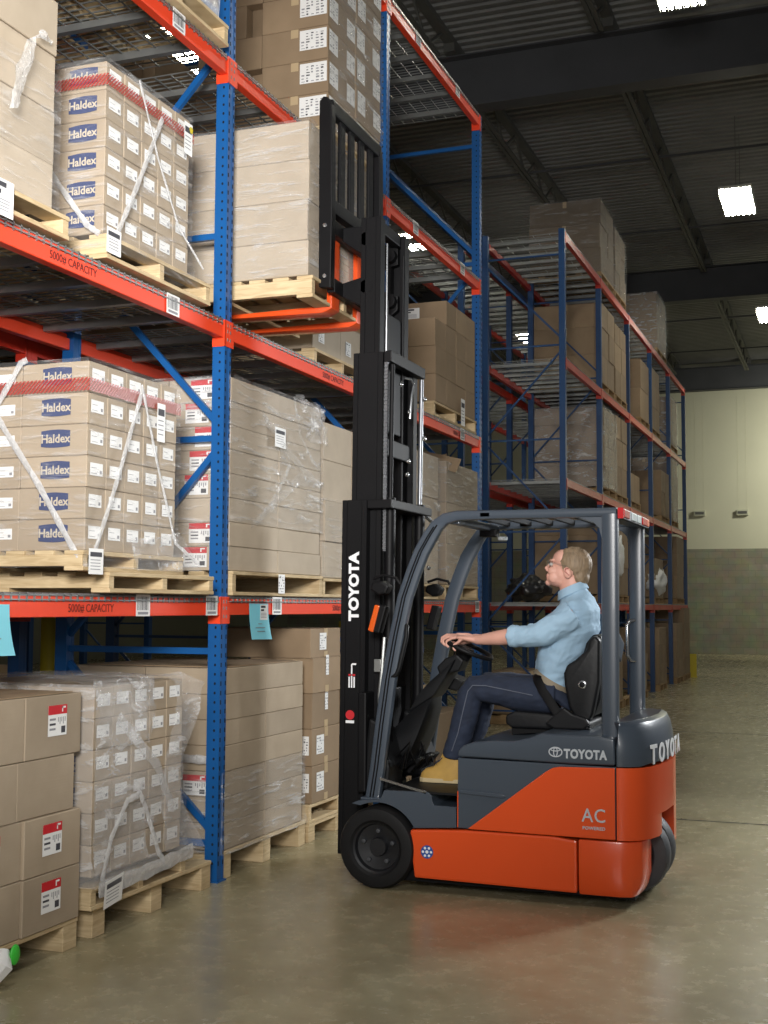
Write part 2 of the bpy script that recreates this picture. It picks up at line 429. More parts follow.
def pallet(xf, y0, y1, z0, lab, group, depth=1.2, foot=None, h=.125, mat='wood', boards=7, notch=True, stringers=3):
    p = thing('wooden_pallet', (xf-depth/2, (y0+y1)/2, z0), lab, 'pallet', group)
    t = .02; w = y1-y0
    foot = z0 < .01 if foot is None else foot
    sw_ = .05 if foot else .0225
    for k in range(stringers):
        yc = y0+sw_+(w-2*sw_)*k/(stringers-1)
        mb = MB()
        mb.box(xf-depth+.005, xf-.005, yc-sw_, yc+sw_, z0 if foot else z0+t, z0+h-t)
        mb.build('stringer', M[mat], p, bevel=.002, segs=1)
    def boards_fn(n, bw, z, nm):
        for k in range(n):
            xc = xf-bw/2-(depth-bw)*k/(n-1)
            MB().box(xc-bw/2, xc+bw/2, y0, y1, z, z+t).build(nm, M[mat], p, bevel=.002, segs=1)
    boards_fn(boards, .1, z0+h-t, 'deck_board')
    if not foot: boards_fn(3, .1, z0, 'bottom_board')
    return p
def film_box(x0, x1, y0, y1, z0, z1, lab, mat='wrap', amp=.006, seed=0, name='stretch_film', group=None, res=.06, flare=0., cut=None, faces='xyt'):
    """loosely wrinkled film over the aisle face, the near face and the top of a load"""
    mb = MB()
    def grid(fn, nu, nv, m=0):
        vs = []; fs = []
        for i in range(nu+1):
            for j in range(nv+1):
                vs.append(fn(i/nu, j/nv))
        for i in range(nu):
            for j in range(nv):
                if cut and cut(vs[i*(nv+1)+j]): continue
                fs.append((i*(nv+1)+j, (i+1)*(nv+1)+j, (i+1)*(nv+1)+j+1, i*(nv+1)+j+1))
        mb.add(vs, fs, m)
    def d(p):
        q = Vector(p)
        n = mnoise.noise(q*7+Vector((seed, 0, 0)))+.5*mnoise.noise(q*19+Vector((0, seed, 0)))
        return max(0, n+.35)*amp
    nx, ny, nz = max(2, int((x1-x0)/res)), max(2, int((y1-y0)/res)), max(2, int((z1-z0)/res))
    fl = lambda t: flare*max(0, 1-t*6)
    if 'x' in faces: grid(lambda a, b: (x1+d((x1, y0+a*(y1-y0), z0+b*(z1-z0)))+fl(b), y0+a*(y1-y0)+(a-.5)*2*fl(b)*.6, z0+b*(z1-z0)), ny, nz)
    if 'y' in faces: grid(lambda a, b: (x0+a*(x1-x0)+a*fl(b), y0-d((x0+a*(x1-x0), y0, z0+b*(z1-z0)))-fl(b)*.6, z0+b*(z1-z0)), nx, nz)
    if 't' in faces: grid(lambda a, b: (x0+a*(x1-x0), y0+b*(y1-y0), z1+d((x0+a*(x1-x0), y0+b*(y1-y0), z1))), nx, ny)
    o = mb.build(name, M[mat], None, smooth=True, weld=True)
    return tag(o, lab, 'stretch film', group)
def film_sheet(A, B, lab, mat='wraph', nu=30, nv=8, amp=.012, seed=0):
    def samp(P, t):
        k = min(int(t*(len(P)-1)), len(P)-2); return Vector(P[k]).lerp(Vector(P[k+1]), t*(len(P)-1)-k)
    vs = []; fs = []
    for i in range(nu+1):
        for j in range(nv+1):
            q = samp(A, i/nu).lerp(samp(B, i/nu), j/nv); n = mnoise.noise(q*14+Vector((seed, 0, 0)))+.6*mnoise.noise(q*31)
            vs.append(q+Vector((n*amp, n*amp*.4, n*amp*.3)))
    for i in range(nu):
        for j in range(nv): k = i*(nv+1)+j; fs.append((k, k+nv+1, k+nv+2, k+1))
    return tag(MB().add(vs, fs).build('film_sheet', M[mat], None, smooth=True), lab, 'stretch film')
def ribbon(pts, w, lab, mat='rope', nrm=(1, 0, 0), name='film_strap', th=.004, group=None, twist=.15):
    pts = [Vector(p) for p in pts]
    # resample
    out = []
    for a, b in zip(pts[:-1], pts[1:]):
        for k in range(6): out.append(a.lerp(b, k/6))
    out.append(pts[-1])
    mb = MB(); mb.tube(out, [(th*(1+.5*math.sin(i*1.7)), w*.68*(1+twist*math.sin(i*2.3))) for i in range(len(out))], n=8, up=nrm)
    o = mb.build(name, M[mat], None, smooth=True)
    return tag(o, lab, 'film strap', group)

# ------------------------------------------------------------------ camera
f_px, yaw, pitch, roll = 1239.98, .3592, .0751, .0052
fwd = Vector((-math.sin(yaw)*math.cos(pitch), math.cos(yaw)*math.cos(pitch), math.sin(pitch)))
rt = fwd.cross(Vector((0, 0, 1))).normalized(); up_ = rt.cross(fwd)
r2 = rt*math.cos(roll)+up_*math.sin(roll); u2 = -rt*math.sin(roll)+up_*math.cos(roll)
cd = bpy.data.cameras.new('camera'); cam = bpy.data.objects.new('camera', cd); C.objects.link(cam)
mm = Matrix.Identity(4)
for i in range(3): mm[i][0], mm[i][1], mm[i][2], mm[i][3] = r2[i], u2[i], -fwd[i], (3.2293, -6.0654, 1.4966)[i]
cam.matrix_world = mm
cd.sensor_fit = 'VERTICAL'; cd.sensor_height = 36.; cd.lens = f_px*36./1024; cd.clip_end = 200
bpy.context.scene.camera = cam

# ------------------------------------------------------------------ the building
def floor_mat():
    m, nt, b = newmat('polished_concrete')
    tc = N(nt, 'ShaderNodeTexCoord')
    nz = N(nt, 'ShaderNodeTexNoise', Scale=.55, Detail=8., Roughness=.62); lk(nt, tc, 'Object', nz, 'Vector')
    n2 = N(nt, 'ShaderNodeTexNoise', Scale=9., Detail=6., Roughness=.7); lk(nt, tc, 'Object', n2, 'Vector')
    mx = N(nt, 'ShaderNodeMath', operation='MULTIPLY_ADD'); lk(nt, nz, 'Fac', mx, 0); mx.inputs[1].default_value = .7
    k = N(nt, 'ShaderNodeMath', operation='MULTIPLY'); lk(nt, n2, 'Fac', k, 0); k.inputs[1].default_value = .3; lk(nt, k, 0, mx, 2)
    cr = N(nt, 'ShaderNodeValToRGB'); e = cr.color_ramp.elements
    e[0].position = .36; e[0].color = s2l((126, 116, 88)); e[1].position = .66; e[1].color = s2l((180, 171, 140))
    lk(nt, mx, 0, cr, 'Fac'); lk(nt, cr, 'Color', b, 'Base Color')
    mr = N(nt, 'ShaderNodeMapRange'); mr.inputs['To Min'].default_value = .16; mr.inputs['To Max'].default_value = .36; lk(nt, n2, 'Fac', mr, 'Value')
    lk(nt, mr, 'Result', b, 'Roughness'); b.inputs['Specular IOR Level'].default_value = .45
    bp = N(nt, 'ShaderNodeBump', Strength=.03, Distance=.01); lk(nt, n2, 'Fac', bp, 'Height'); lk(nt, bp, 'Normal', b, 'Normal')
    return m
def block_mat():
    m, nt, b = newmat('concrete_block'); b.inputs['Roughness'].default_value = .85
    tc = N(nt, 'ShaderNodeTexCoord'); mp = N(nt, 'ShaderNodeMapping'); mp.inputs['Rotation'].default_value = (PI/2, 0, 0)
    lk(nt, tc, 'Object', mp, 'Vector')
    bt = N(nt, 'ShaderNodeTexBrick', Scale=1.); bt.inputs['Brick Width'].default_value = .41; bt.inputs['Row Height'].default_value = .205
    bt.inputs['Mortar Size'].default_value = .006
    bt.inputs['Color1'].default_value = s2l((150, 147, 124)); bt.inputs['Color2'].default_value = s2l((140, 137, 116)); bt.inputs['Mortar'].default_value = s2l((126, 123, 104))
    lk(nt, mp, 'Vector', bt, 'Vector')
    nz = N(nt, 'ShaderNodeTexNoise', Scale=3., Detail=5.); lk(nt, tc, 'Object', nz, 'Vector')
    mix = N(nt, 'ShaderNodeMix', data_type='RGBA', blend_type='MULTIPLY'); mix.inputs[0].default_value = .5
    lk(nt, bt, 'Color', mix, 6); lk(nt, nz, 'Color', mix, 7)
    hs = N(nt, 'ShaderNodeHueSaturation', Saturation=.9, Value=1.25); nt.links.new(mix.outputs[2], hs.inputs['Color']); lk(nt, hs, 'Color', b, 'Base Color')
    bp = N(nt, 'ShaderNodeBump', Strength=.3, Distance=.01); lk(nt, bt, 'Fac', bp, 'Height'); bp.invert = True; lk(nt, bp, 'Normal', b, 'Normal')
    return m
M['floor'] = floor_mat(); M['block'] = block_mat()
M['wallpaint'] = plain('cream_wall_paint', (208, 206, 182), .7, 0, .03, 1)
M['wallside'] = plain('side_wall_cream_dimmed', (112, 110, 92), .8, 0, .03, 1)  # cream wall colour darkened so the left wall reads as dim
M['wallbox'] = plain('wall_box_grey', (190, 190, 168), .6, 0, .03)
M['deckmetal'] = plain('roof_deck_grey', (128, 128, 126), .55, .2, .1, 2)
M['girder'] = plain('girder_grey', (74, 75, 78), .6, 0, .1, 2)
M['joist'] = plain('joist_grey', (88, 88, 84), .6, 0, .1, 2)
struct(MB().box(-16, 9, -12, 35.2, -.1, 0).build('floor', M['floor']))
# saw-cut joints in the slab
for k, y in enumerate((3.0, 9.3, 21.5)):
    struct(MB().box(-16, 9, y-.011, y+.011, 0, .0015).build('trim_%d' % (k+1), M['hole']))
struct(MB().box(-16, 9, 35.2, 35.4, 0, 3.37, 0).box(-16, 9, 35.215, 35.4, 3.37, 9.9, 1).build('wall_back', [M['block'], M['wallpaint']]))
struct(MB().box(-16.2, -16, -12, 35.2, 0, 9.9).build('wall_left', M['wallside']))
# corrugated roof deck
mb = MB(); prof = []
y = -8.
while y < 35.2:
    prof += [(y, 9.45), (y+.09, 9.45), (y+.11, 9.49), (y+.17, 9.49)]; y += .19
prof += [(35.2, 9.45), (35.2, 9.55), (-8, 9.55)]
mb.prism(prof, 'x', -16, 9)
struct(mb.build('ceiling', M['deckmetal']))
n = 4
for y in (10.3, 22.6, 34.8):
    mb = MB().box(-16, 9, y-.008, y+.008, 8.5, 9.22).box(-16, 9, y-.15, y+.15, 8.48, 8.5).box(-16, 9, y-.15, y+.15, 9.22, 9.24)
    struct(mb.build('trim_%d' % n, M['girder'])); n += 1
for xj in (2.57, .35, -1.87, -4.1, -6.3, -8.5):
    for y0, y1 in ((-1.7, 10.3), (10.3, 22.6), (22.6, 34.8)):
        mb = MB()
        mb.box(xj-.065, xj-.01, y0+.9, y1-.9, 8.9, 8.94).box(xj+.01, xj+.065, y0+.9, y1-.9, 8.9, 8.94)
        mb.box(xj-.07, xj+.07, y0, y1, 9.36, 9.44); mb.box(xj-.08, xj+.08, y0-.0, y0+.3, 9.24, 9.36); mb.box(xj-.08, xj+.08, y1-.3, y1, 9.24, 9.36)
        nseg = 16; L = (y1-y0-1.2)/nseg
        for q in range(nseg):
            a, b = y0+.6+q*L, y0+.6+(q+1)*L
            za, zb = (9.37, 8.92) if q % 2 == 0 else (8.92, 9.37)
            mb.bar((xj, a, za), (xj, b, zb), .03, .03)
        struct(mb.build('trim_%d' % n, M['joist'])); n += 1
for y in (2.3, 6.3, 14.4, 18.5, 26.6, 30.7):     # bridging lines across the joists
    struct(MB().bar((-16, y, 8.96), (9, y, 8.96), .035, .035).build('trim_%d' % n, M['girder'])); n += 1
# hanging fluorescent fixtures
M['tube'] = emit('fluorescent_tube', (1., .97, .84, 1), 75.)
M['tubeoff'] = plain('reflector_white', (225, 225, 215), .3, .2, .02)
fx = 0
def fixture(x, y, lab):
    t = thing('ceiling_light', (x, y, 7.9), lab, 'ceiling light', 'fluorescent fixtures hung from the roof joists')
    mb = MB().box(x-.245, x+.245, y-.635, y+.635, 7.97, 8.01)
    for k in range(7): mb.box(x-.245+k*.49/6-.005, x-.245+k*.49/6+.005, y-.61, y+.61, 7.90, 7.97)
    mb.build('reflector', M['tubeoff'], t)
    for k in range(6):
        xc = x-.245+.0408+k*.0817
        MB().tube([(xc, y-.60, 7.925), (xc, y+.60, 7.925)], .018, 8).build('fluorescent_tube', M['tube'], t, smooth=True)
    for s in (-.4, .4): MB().tube([(x, y+s, 8.01), (x, y+s, 9.2)], .004, 6).build('hanger', M['girder'], t)
for lab, y in (('bright tube light hanging over the aisle, cut by the top edge of the photo', 6.5), ('bright square tube light hanging over the aisle between the two roof girders', 14.03), ('bright tube light hanging over the aisle beyond the far girder', 22.2)):
    fixture(1.69, y, lab)
for y, lab in ((6.3, 'tube light glowing behind the near rack, first of the next aisle'), (14.5, 'tube light glowing behind the rack frames, second of the next aisle'), (22.9, 'tube light glowing behind the far rack in the next aisle')):
    fixture(-3.85, y, lab)
# wall boxes with conduits
for x, lab in ((-1.29, 'small grey wall box with two conduits, the one nearer the far rack'), (.05, 'small grey wall box with two conduits, the one farther from the rack')):
    t = thing('wall_box', (x, 35.2, 4.4), lab, 'wall box', 'grey boxes on the far wall')
    MB().box(x-.18, x+.18, 35.1, 35.215, 4.44, 4.62).build('housing', M['wallbox'], t, bevel=.01)
    MB().box(x-.14, x+.14, 35.09, 35.1, 4.49, 4.57).build('front_plate', M['joist'], t)
    for s in (-.13, .13): MB().tube([(x+s, 35.2155, 4.62), (x+s, 35.2155, 8.4)], .006, 6).build('conduit', M['wallpaint'], t)

# ------------------------------------------------------------------ pallet racking
BB = [1.391, 2.93, 4.44, 6.04]; TOP = [b+.145 for b in BB]
def post(mb_name, x, y, zt, parent, mat, holes, front=True):
    """upright with its aisle corner at (x, y); holes on the near side and the aisle face"""
    mb = MB()
    mb.box(x-.076, x-.002, y, y+.076, 0, zt, 0)
    mb.box(x-.002, x, y, y+.022, 0, zt, 0).box(x-.002, x, y+.054, y+.076, 0, zt, 0)      # ridges beside the front groove
    if holes:
        z = .1; e = .0008
        while z < zt-.05:
            mb.add([(x-.030+a*.0065, y-e, z+b*.008) for a, b in ((-1, 0), (-.6, -.9), (.6, -.9), (1, 0), (.6, .9), (-.6, .9))], [(0, 1, 2, 3, 4, 5)], 1)
            for yc in (y+.012, y+.064):
                mb.add([(x+e, yc-.006, z-.012), (x+e, yc+.006, z-.012), (x+e, yc+.006, z+.012), (x+e, yc-.006, z+.012)], [(0, 1, 2, 3)], 1)
            z += .0508
    p = mb.build('upright_post', [mat, M['hole']], parent)
    MB().box(x-.10, x+.012, y-.012, y+.088, 0, .008).build('base_plate', mat, p)
    return p
def wire_deck(x0, x1, y0, y1, z, parent, fine=True):
    mb = MB(); r = .0035 if fine else .0028
    ny = int((y1-y0)/(.052 if fine else .11)); nx = int((x1-x0)/(.1 if fine else .2))
    for k in range(ny+1):
        yy = y0+(y1-y0)*k/ny; mb.box(x0, x1, yy-r, yy+r, z-r, z+r)
        if fine: mb.box(x1-r, x1+r, yy-r, yy+r, z-.035, z+r)
    for k in range(nx+1):
        xx = x0+(x1-x0)*k/nx; mb.box(xx-r, xx+r, y0, y1, z-3*r, z-r)
    if fine: mb.box(x1+r, x1+3*r, y0, y1, z-.03, z-.024)
    d = mb.build('wire_deck', M['galv'], parent)
    for k in range(3 if fine else 7):
        yy = y0+(y1-y0)*(k+.5)/(3 if fine else 7)
        MB().box(x0+.05, x1-.05, yy-.02, yy+.02, z-.045, z-2*r).build('support_channel', M['galv'], d)
def rack(name, xf, ys, lab, group, levels, zt, pm, bm_, fine, depth=1.07, lettering=()):
    R = thing('pallet_rack', (xf, ys[0], 0), lab, 'pallet rack', group)
    xr = xf-depth
    for y in ys:
        post(name, xf, y, zt, R, pm, fine); post(name, xr+.076, y, zt, R, pm, False)
        hz = [.2, 1.24, 2.42, 3.57, 4.75, 5.9]
        for z in hz: MB().bar((xr+.076, y+.038, z), (xf-.076, y+.038, z), .03 if fine else .018, .035 if fine else .022).build('frame_brace', pm, R)
        for a, b, fr in ((.28, 1.16, 1), (1.32, 2.34, 0), (2.52, 3.5, 1), (3.65, 4.66, 0), (4.85, 5.8, 1)):
            x0, x1 = (xf-.07, xr+.07) if fr else (xr+.07, xf-.07)
            MB().bar((x0, y+.038, a), (x1, y+.038, b), .03 if fine else .018, .035 if fine else .022).build('frame_brace', pm, R)
    for li in levels:
        for bi, (ya, yb) in enumerate(zip(ys[:-1], ys[1:])):
            zt_, zb = TOP[li], TOP[li]-.098
            for side in (0, 1):
                if side == 0: x0, x1 = xf-.052, xf-.001
                else: x0, x1 = xr+.001, xr+.052
                mb = MB()
                poly = [(x0, zb), (x1, zb), (x1, zt_), (x0+.02, zt_), (x0+.02, zt_-.03), (x0, zt_-.03)] if side == 0 else [(x0, zb), (x1, zb), (x1, zt_-.03), (x1-.02, zt_-.03), (x1-.02, zt_), (x0, zt_)]
                mb.prism(poly, 'y', ya+.078, yb-.002)
                bo = mb.build('cross_beam', bm_, R, bevel=.003 if fine else 0, segs=1)
                if side == 0:
                    for yy, s in ((ya, 1), (yb, -1)):
                        y0, y1 = (yy+.039, yy+.095) if s > 0 else (yy-.019, yy+.037)
                        c = MB().box(xf+.0012, xf+.0055, y0, y1, BB[li], zt_+.003)
                        if s < 0: c.box(xf-.076, xf+.0055, yy-.006, yy-.0015, BB[li], zt_)
                        cb = c.build('beam_connector', bm_, bo)
                        if fine:
                            mb2 = MB()
                            for zz in (BB[li]+.04, BB[li]+.085, BB[li]+.12):
                                mb2.box(xf+.0055, xf+.0075, yy+.038+s*.016-.005, yy+.038+s*.016+.005, zz-.009, zz+.009)
                            mb2.build('connector_rivet', M['galv'], bo)
                    if fine and (li, bi) in lettering:
                        yt = ya+lettering[(li, bi)]
                        text('capacity_lettering', '5000# CAPACITY', .052, M['inkred'], bo, (xf+.0004, yt, (zt_+zb)/2-.012), 'x', 0, .0004, .92)
            nd = 2 if fine else 1
            for k in range(nd):
                a = ya+.09+(yb-ya-.12)*k/nd; b = ya+.09+(yb-ya-.12)*(k+1)/nd-.01
                wire_deck(xr-.0, xf+.002, a, b, zt_+.004, R, fine)
    return R
M['inkred'] = plain('beam_letter_dark', (72, 14, 12), .6, 0, .05)
Y1 = [-2.54, 0, 2.54, 5.08]
rack('near', 0, Y1, 'tall rack nearest the camera, bright orange beams on blue perforated uprights', None, (0, 1, 2, 3), 6.2, M['blue'], M['red'], True,
     lettering={(0, 0): 1.3, (0, 1): 1.75, (1, 0): 1.1, (1, 1): 1.55, (1, 2): 1.9})
Y2 = [8.9587+2.4071*i for i in range(6)]
rack('far', -.0208, Y2, 'long rack beyond the cross aisle, dull red beams and dark blue uprights', None, (0, 1, 2, 3), 6.22, M['bluedim'], M['redfar'], False)
rack('back', -1.32, [-2.54, 0, 2.54, 5.08], 'dim rack standing back to back behind the near rack', None, (0, 1, 2, 3), 6.2, M['bluedim'], M['redfar'], False)
rack('farback', -1.34, Y2, 'dim rack standing back to back behind the far rack', None, (0, 1, 2, 3), 6.22, M['bluedim'], M['redfar'], False)
rack('next', -5.4, [-2.0, .54, 3.08, 5.62, 8.16], 'dark rack across the next aisle, glimpsed under the lowest beam', None, (0, 1, 2), 5., M['bluedim'], M['redfar'], False)
# stickers and notes on the near rack's beams: parts of no beam, lifted off easily
def beam_card(li, y, lab, w=.13, h=.105, kind='barcode', dz=0.):
    o = label(kind, w, h, None, (.0062, y, TOP[li]-.046+dz), 'x', 'barcode_card'); tag(o, lab, 'barcode card', 'barcode cards on the beams'); return o
tag(MB().tube([(-1.17, -3, 5.97), (-1.17, 22, 5.97)], .05, 12).build('sprinkler_pipe', M['bluedim'], None, smooth=True), 'long dark sprinkler pipe running between the back-to-back racks', 'pipe')
for li, y, lab in ((0, -.81, 'barcode card on the lowest near beam below the logo load'), (0, -.115, 'barcode card on the lowest near beam beside the blue upright'),
                   (0, .70, 'barcode card on the lowest beam just past the hanging cyan note'), (1, -.578, 'barcode card on the middle beam under the logo load pallet'),
                   (2, -.57, 'barcode card on the high beam above the tall logo load'), (2, 3.215, 'barcode card on the high end beam just beyond the mast'),
                   (2, 4.51, 'barcode card on the high end beam near the last upright'), (1, 4.51, 'barcode card on the middle end beam below the brown boxes'),
                   (0, 4.98, 'barcode card on the lowest beam at the last near upright'), (3, 3.27, 'barcode card on the topmost beam, nearer the mast'), (3, 4.36, 'barcode card on the topmost beam, nearer the last upright')):
    beam_card(li, y, lab)
def paper_note(y, z, lab, w=.25, h=.205, card=True):
    mb = MB(); n = 6
    top = z+h/2; vs = []
    for i in range(n+1):
        t = i/n; vs += [(.008+.018*t*t, y-w/2+.005*t, top-h*t), (.008+.014*t*t, y+w/2+.03*t*t, top-h*t-.004*t)]
    mb.add(vs, [(2*i, 2*i+1, 2*i+3, 2*i+2) for i in range(n)])
    o = mb.build('paper_note', M['cyan'], None, smooth=True); tag(o, lab, 'note', 'cyan notes hanging on the beams')
    if card:
        l = label('sheet', .10, .09, o, (.0125, y+.06, top-.05), 'x', 'white_slip')
    for k, wd in enumerate((.04, .1, .08)):
        c = MB().box(.018+.003*k, .0195+.003*k, y-wd*.6, y+wd*.6, top-.118-.022*k, top-.1145-.022*k).build('printed_line', M['inkgrey'], o)
    return o
paper_note(.45, 1.40, 'cyan paper note with a white slip hanging from the lowest beam past the upright')
paper_note(-1.965, 1.39, 'cyan paper note at the photo edge hanging from the lowest beam', card=False)

# ------------------------------------------------------------------ loads
def logo_load(x, y0, z0, sy, sz, sx, ny, nz, name, group, side=True, tape=True):
    out = []
    for k in range(nz):
        for j in range(ny):
            o = carton(x, y0+j*sy, z0+k*sz, sx, sy, sz, 'small carton, %s, %s from near end, %s' % (layer_word(k, nz), ORD[j], name), group, 'card', .002)
            on_face(o, 'small', sy*.64, sz*.40, 'x', -.004, .58)
            if j == 0 and side: logo_on(o, 'y', .012 if sx < .4 else .085, .55, .156, .083)
            out.append(o)
    return out
g = 'cartons of the logo load on the lower shelf'
pallet(.08, -1.22, -.23, TOP[0]+.012, 'large pale pallet flat on the lower shelf, under a smaller pallet', None, h=.095, stringers=3)
pallet(.05, -1.39, -.50, TOP[0]+.108, 'smaller pallet stacked on another pallet, carrying the lower logo load', None, h=.09, boards=8)
LA = logo_load(.03, -1.35, 1.735, .158, .1435, .36, 5, 6, 'logo load on lower shelf', g)
for k in range(6):
    for q in range(2):
        o = carton(-.332-q*.165, -1.345, 1.735+k*.1435, .164, .36, .1435, 'turned carton, %s, %s behind the logo column of the lower logo load' % (layer_word(k, 6), ORD[q]), g, 'card', .002)
        on_face(o, 'small', .095, .05, 'y', 0, .55)
        o2 = None
film_box(-.70, .042, -1.362, -.552, 1.66, 2.607, 'clear stretch film around the lower-shelf logo load', 'wrapl', .008, 3, flare=.03)
tag(MB().box(-.70, .047, -1.368, -1.366, 2.455, 2.515).box(.046, .048, -1.367, -.552, 2.455, 2.515).build('printed_tape', M['stripe']), 'red hatched tape around the top layer of the lower logo load', 'tape')
x = .055
ribbon([(x, -.93, 2.53), (x+.01, -1.16, 2.05), (x+.02, -1.36, 1.68)], .022, 'white film strap slanting down to the pallet corner, lower logo load aisle face')
ribbon([(x, -.94, 2.55), (x+.005, -.80, 2.2), (x+.02, -.63, 1.80), (x+.06, -.46, 1.70)], .014, 'thin white film strap slanting towards the upright, lower logo load')
ribbon([(-.48, -1.373, 2.40), (-.2, -1.38, 2.03), (.02, -1.385, 1.70)], .022, 'white film strap slanting down across the blue logos, lower load', nrm=(0, -1, 0))
ribbon([(-.50, -1.373, 2.33), (-.32, -1.375, 2.60), (-.29, -1.372, 2.612)], .022, 'short white film strap rising to the top edge, lower logo load', nrm=(0, -1, 0))
film_sheet([(.05, -1.0, 1.80), (.055, -.8, 1.82), (.05, -.56, 1.86)], [(.10, -1.02, 1.655), (.11, -.75, 1.66), (.13, -.44, 1.665)], 'flared foot of the stretch film on the lower logo load', 'rope2', amp=.02, seed=27, nv=12)
tag(label('plainlab', .115, .115, None, (.085, -1.34, 1.685), 'x', 'paper_sheet'), 'white printed sheet on the pallet corner of the lower logo load', 'paper sheet')
o = label('plainlab', .075, .19, None, (.058, -.76, 2.39), 'x', 'paper_sheet'); tag(o, 'tall white sheet taped high on the lower logo load', 'paper sheet')

# logo load on the middle shelf
g = 'cartons of the logo load on the middle shelf'
pallet(.06, -1.27, -.28, TOP[1]+.012, 'pallet under the logo load on the middle shelf', None, h=.115, mat='wood')
LB = logo_load(.02, -1.245, 3.215, .157, .1375, .42, 5, 6, 'logo load on middle shelf', g)
film_box(-.41, .032, -1.257, -.45, 3.13, 4.05, 'clear stretch film around the middle-shelf logo load', 'wrapl', .008, 5, flare=.05)
tag(MB().box(-.41, .038, -1.263, -1.261, 3.915, 3.97).box(.037, .039, -1.262, -.45, 3.915, 3.97).build('printed_tape', M['stripe']), 'red hatched tape around the top layer of the middle-shelf logo load', 'tape')
ribbon([(.045, -.78, 3.93), (.055, -1.02, 3.50), (.06, -1.2, 3.20)], .024, 'white film strap slanting to the near corner, middle-shelf logo load')
ribbon([(.045, -1.0, 4.04), (.05, -.83, 3.72), (.055, -.62, 3.42), (.09, -.42, 3.25)], .012, 'thin white film strap slanting towards the upright, middle-shelf logo load')
ribbon([(-.28, -1.27, 3.55), (-.05, -1.275, 3.25), (.02, -1.28, 3.2)], .02, 'white film strap crossing the lowest logos, middle-shelf load', nrm=(0, -1, 0))
tag(label('plainlab', .12, .12, None, (.07, -1.23, 3.17), 'x', 'paper_sheet'), 'white printed sheet at the pallet of the middle-shelf logo load', 'paper sheet')
o = label('plainlab', .085, .17, None, (.045, -.52, 3.92), 'x', 'paper_sheet'); tag(o, 'tall white sheet with a yellow dot on the middle-shelf logo load', 'paper sheet')
yd = link('yellow_dot', MB().lathe([(.018, .0006), (.018, .001)], (.028, .055, 0), 'z', 16).mesh('yellow_dot', M['yellow'])); yd.parent = o

# big plain cartons on the middle shelf
pallet(.05, -2.5, -1.55, TOP[1]+.012, 'pallet under the big plain cartons on the middle shelf', None, h=.105)
g = 'big plain cartons on the middle shelf'
z = 3.195
for k, h in enumerate((.205, .235, .25, .245)):
    carton(.02, -2.6-(.012 if k == 3 else 0)+.01*(k % 2), z, 1.0, .965, h, 'big plain carton, %s, at the photo edge on the middle shelf' % layer_word(k, 4), g, 'card2', .008, rot=.01); z += h
film_box(-.6, .036, -2.56, -1.615, 3.2, 3.80, 'clear stretch film on the big plain cartons', 'wrapl', .006, 9, faces='x')
film_sheet([(.045, -1.70, 3.925), (.07, -1.80, 3.935), (.08, -1.86, 3.87), (.08, -1.895, 3.72), (.075, -1.97, 3.52)], [(.045, -1.71, 3.905), (.075, -1.82, 3.885), (.085, -1.925, 3.83), (.09, -2.0, 3.68), (.08, -2.02, 3.5)], 'twisted white film tail on the big plain cartons', 'rope', amp=.016, seed=17)
tag(label('sheet', .16, .15, None, (.065, -2.04, 3.13), 'x', 'paper_sheet'), 'white sheet below the big plain cartons at the photo edge', 'paper sheet')

# upper shelf, first bay: pallet end with a wrapped pale load
pallet(.05, -1.15, -.10, TOP[2]+.012, 'pallet on the upper shelf beside the first upright, seen from below', None, h=.12)
tag(film_box(-.5, .02, -1.1, -.2, TOP[2]+.14, 5.3, 'whitish wrapped load high on the upper shelf, at the top edge', 'rope', .03, 21), None, 'wrapped load')
pallet(-.1, -2.45, -1.3, TOP[2]+.012, 'pallet on the upper shelf above the big plain cartons', None, h=.12, mat='wood2')
for q in range(2): carton(-.12, -2.4+q*.56, TOP[2]+.14, .9, .55, .5, 'large carton on the upper shelf above the big plain cartons, %s from near end' % ORD[q], None, 'card3')

# first bay, floor: red label load and logo load
pallet(.03, -2.5, -1.335, 0, 'pallet on the floor under the red-label cartons, end block showing', None, h=.13)
g = 'red-label cartons on the floor'
zs = [.132, .365, .605, .845]
for k, h in enumerate((.232, .239, .239, .262)):
    off = -.02 if k == 2 else 0
    wds = (.40, .40, .40)
    y = -1.345+off*2
    for j, w in enumerate(wds):
        y -= w
        o = carton(.03+(.012 if k in (0, 1) and j == 0 else 0), y, zs[k], .5, w, h, 'carton, %s, %s from the load end, red-label load on floor' % (layer_word(k, 4), ORD[j]), g, 'card', .002)
        if k != 2 and (j < 1 or k < 2): on_face(o, 'red', .135, .13, 'x', .02 if k == 3 else -.01, .58)
for j in range(2): carton(-.49, -1.35-(j+1)*.56, .132, .5, .56, .94, 'tall carton filling the rear of the red-label load, %s from the load end' % ORD[j], g, 'card3')
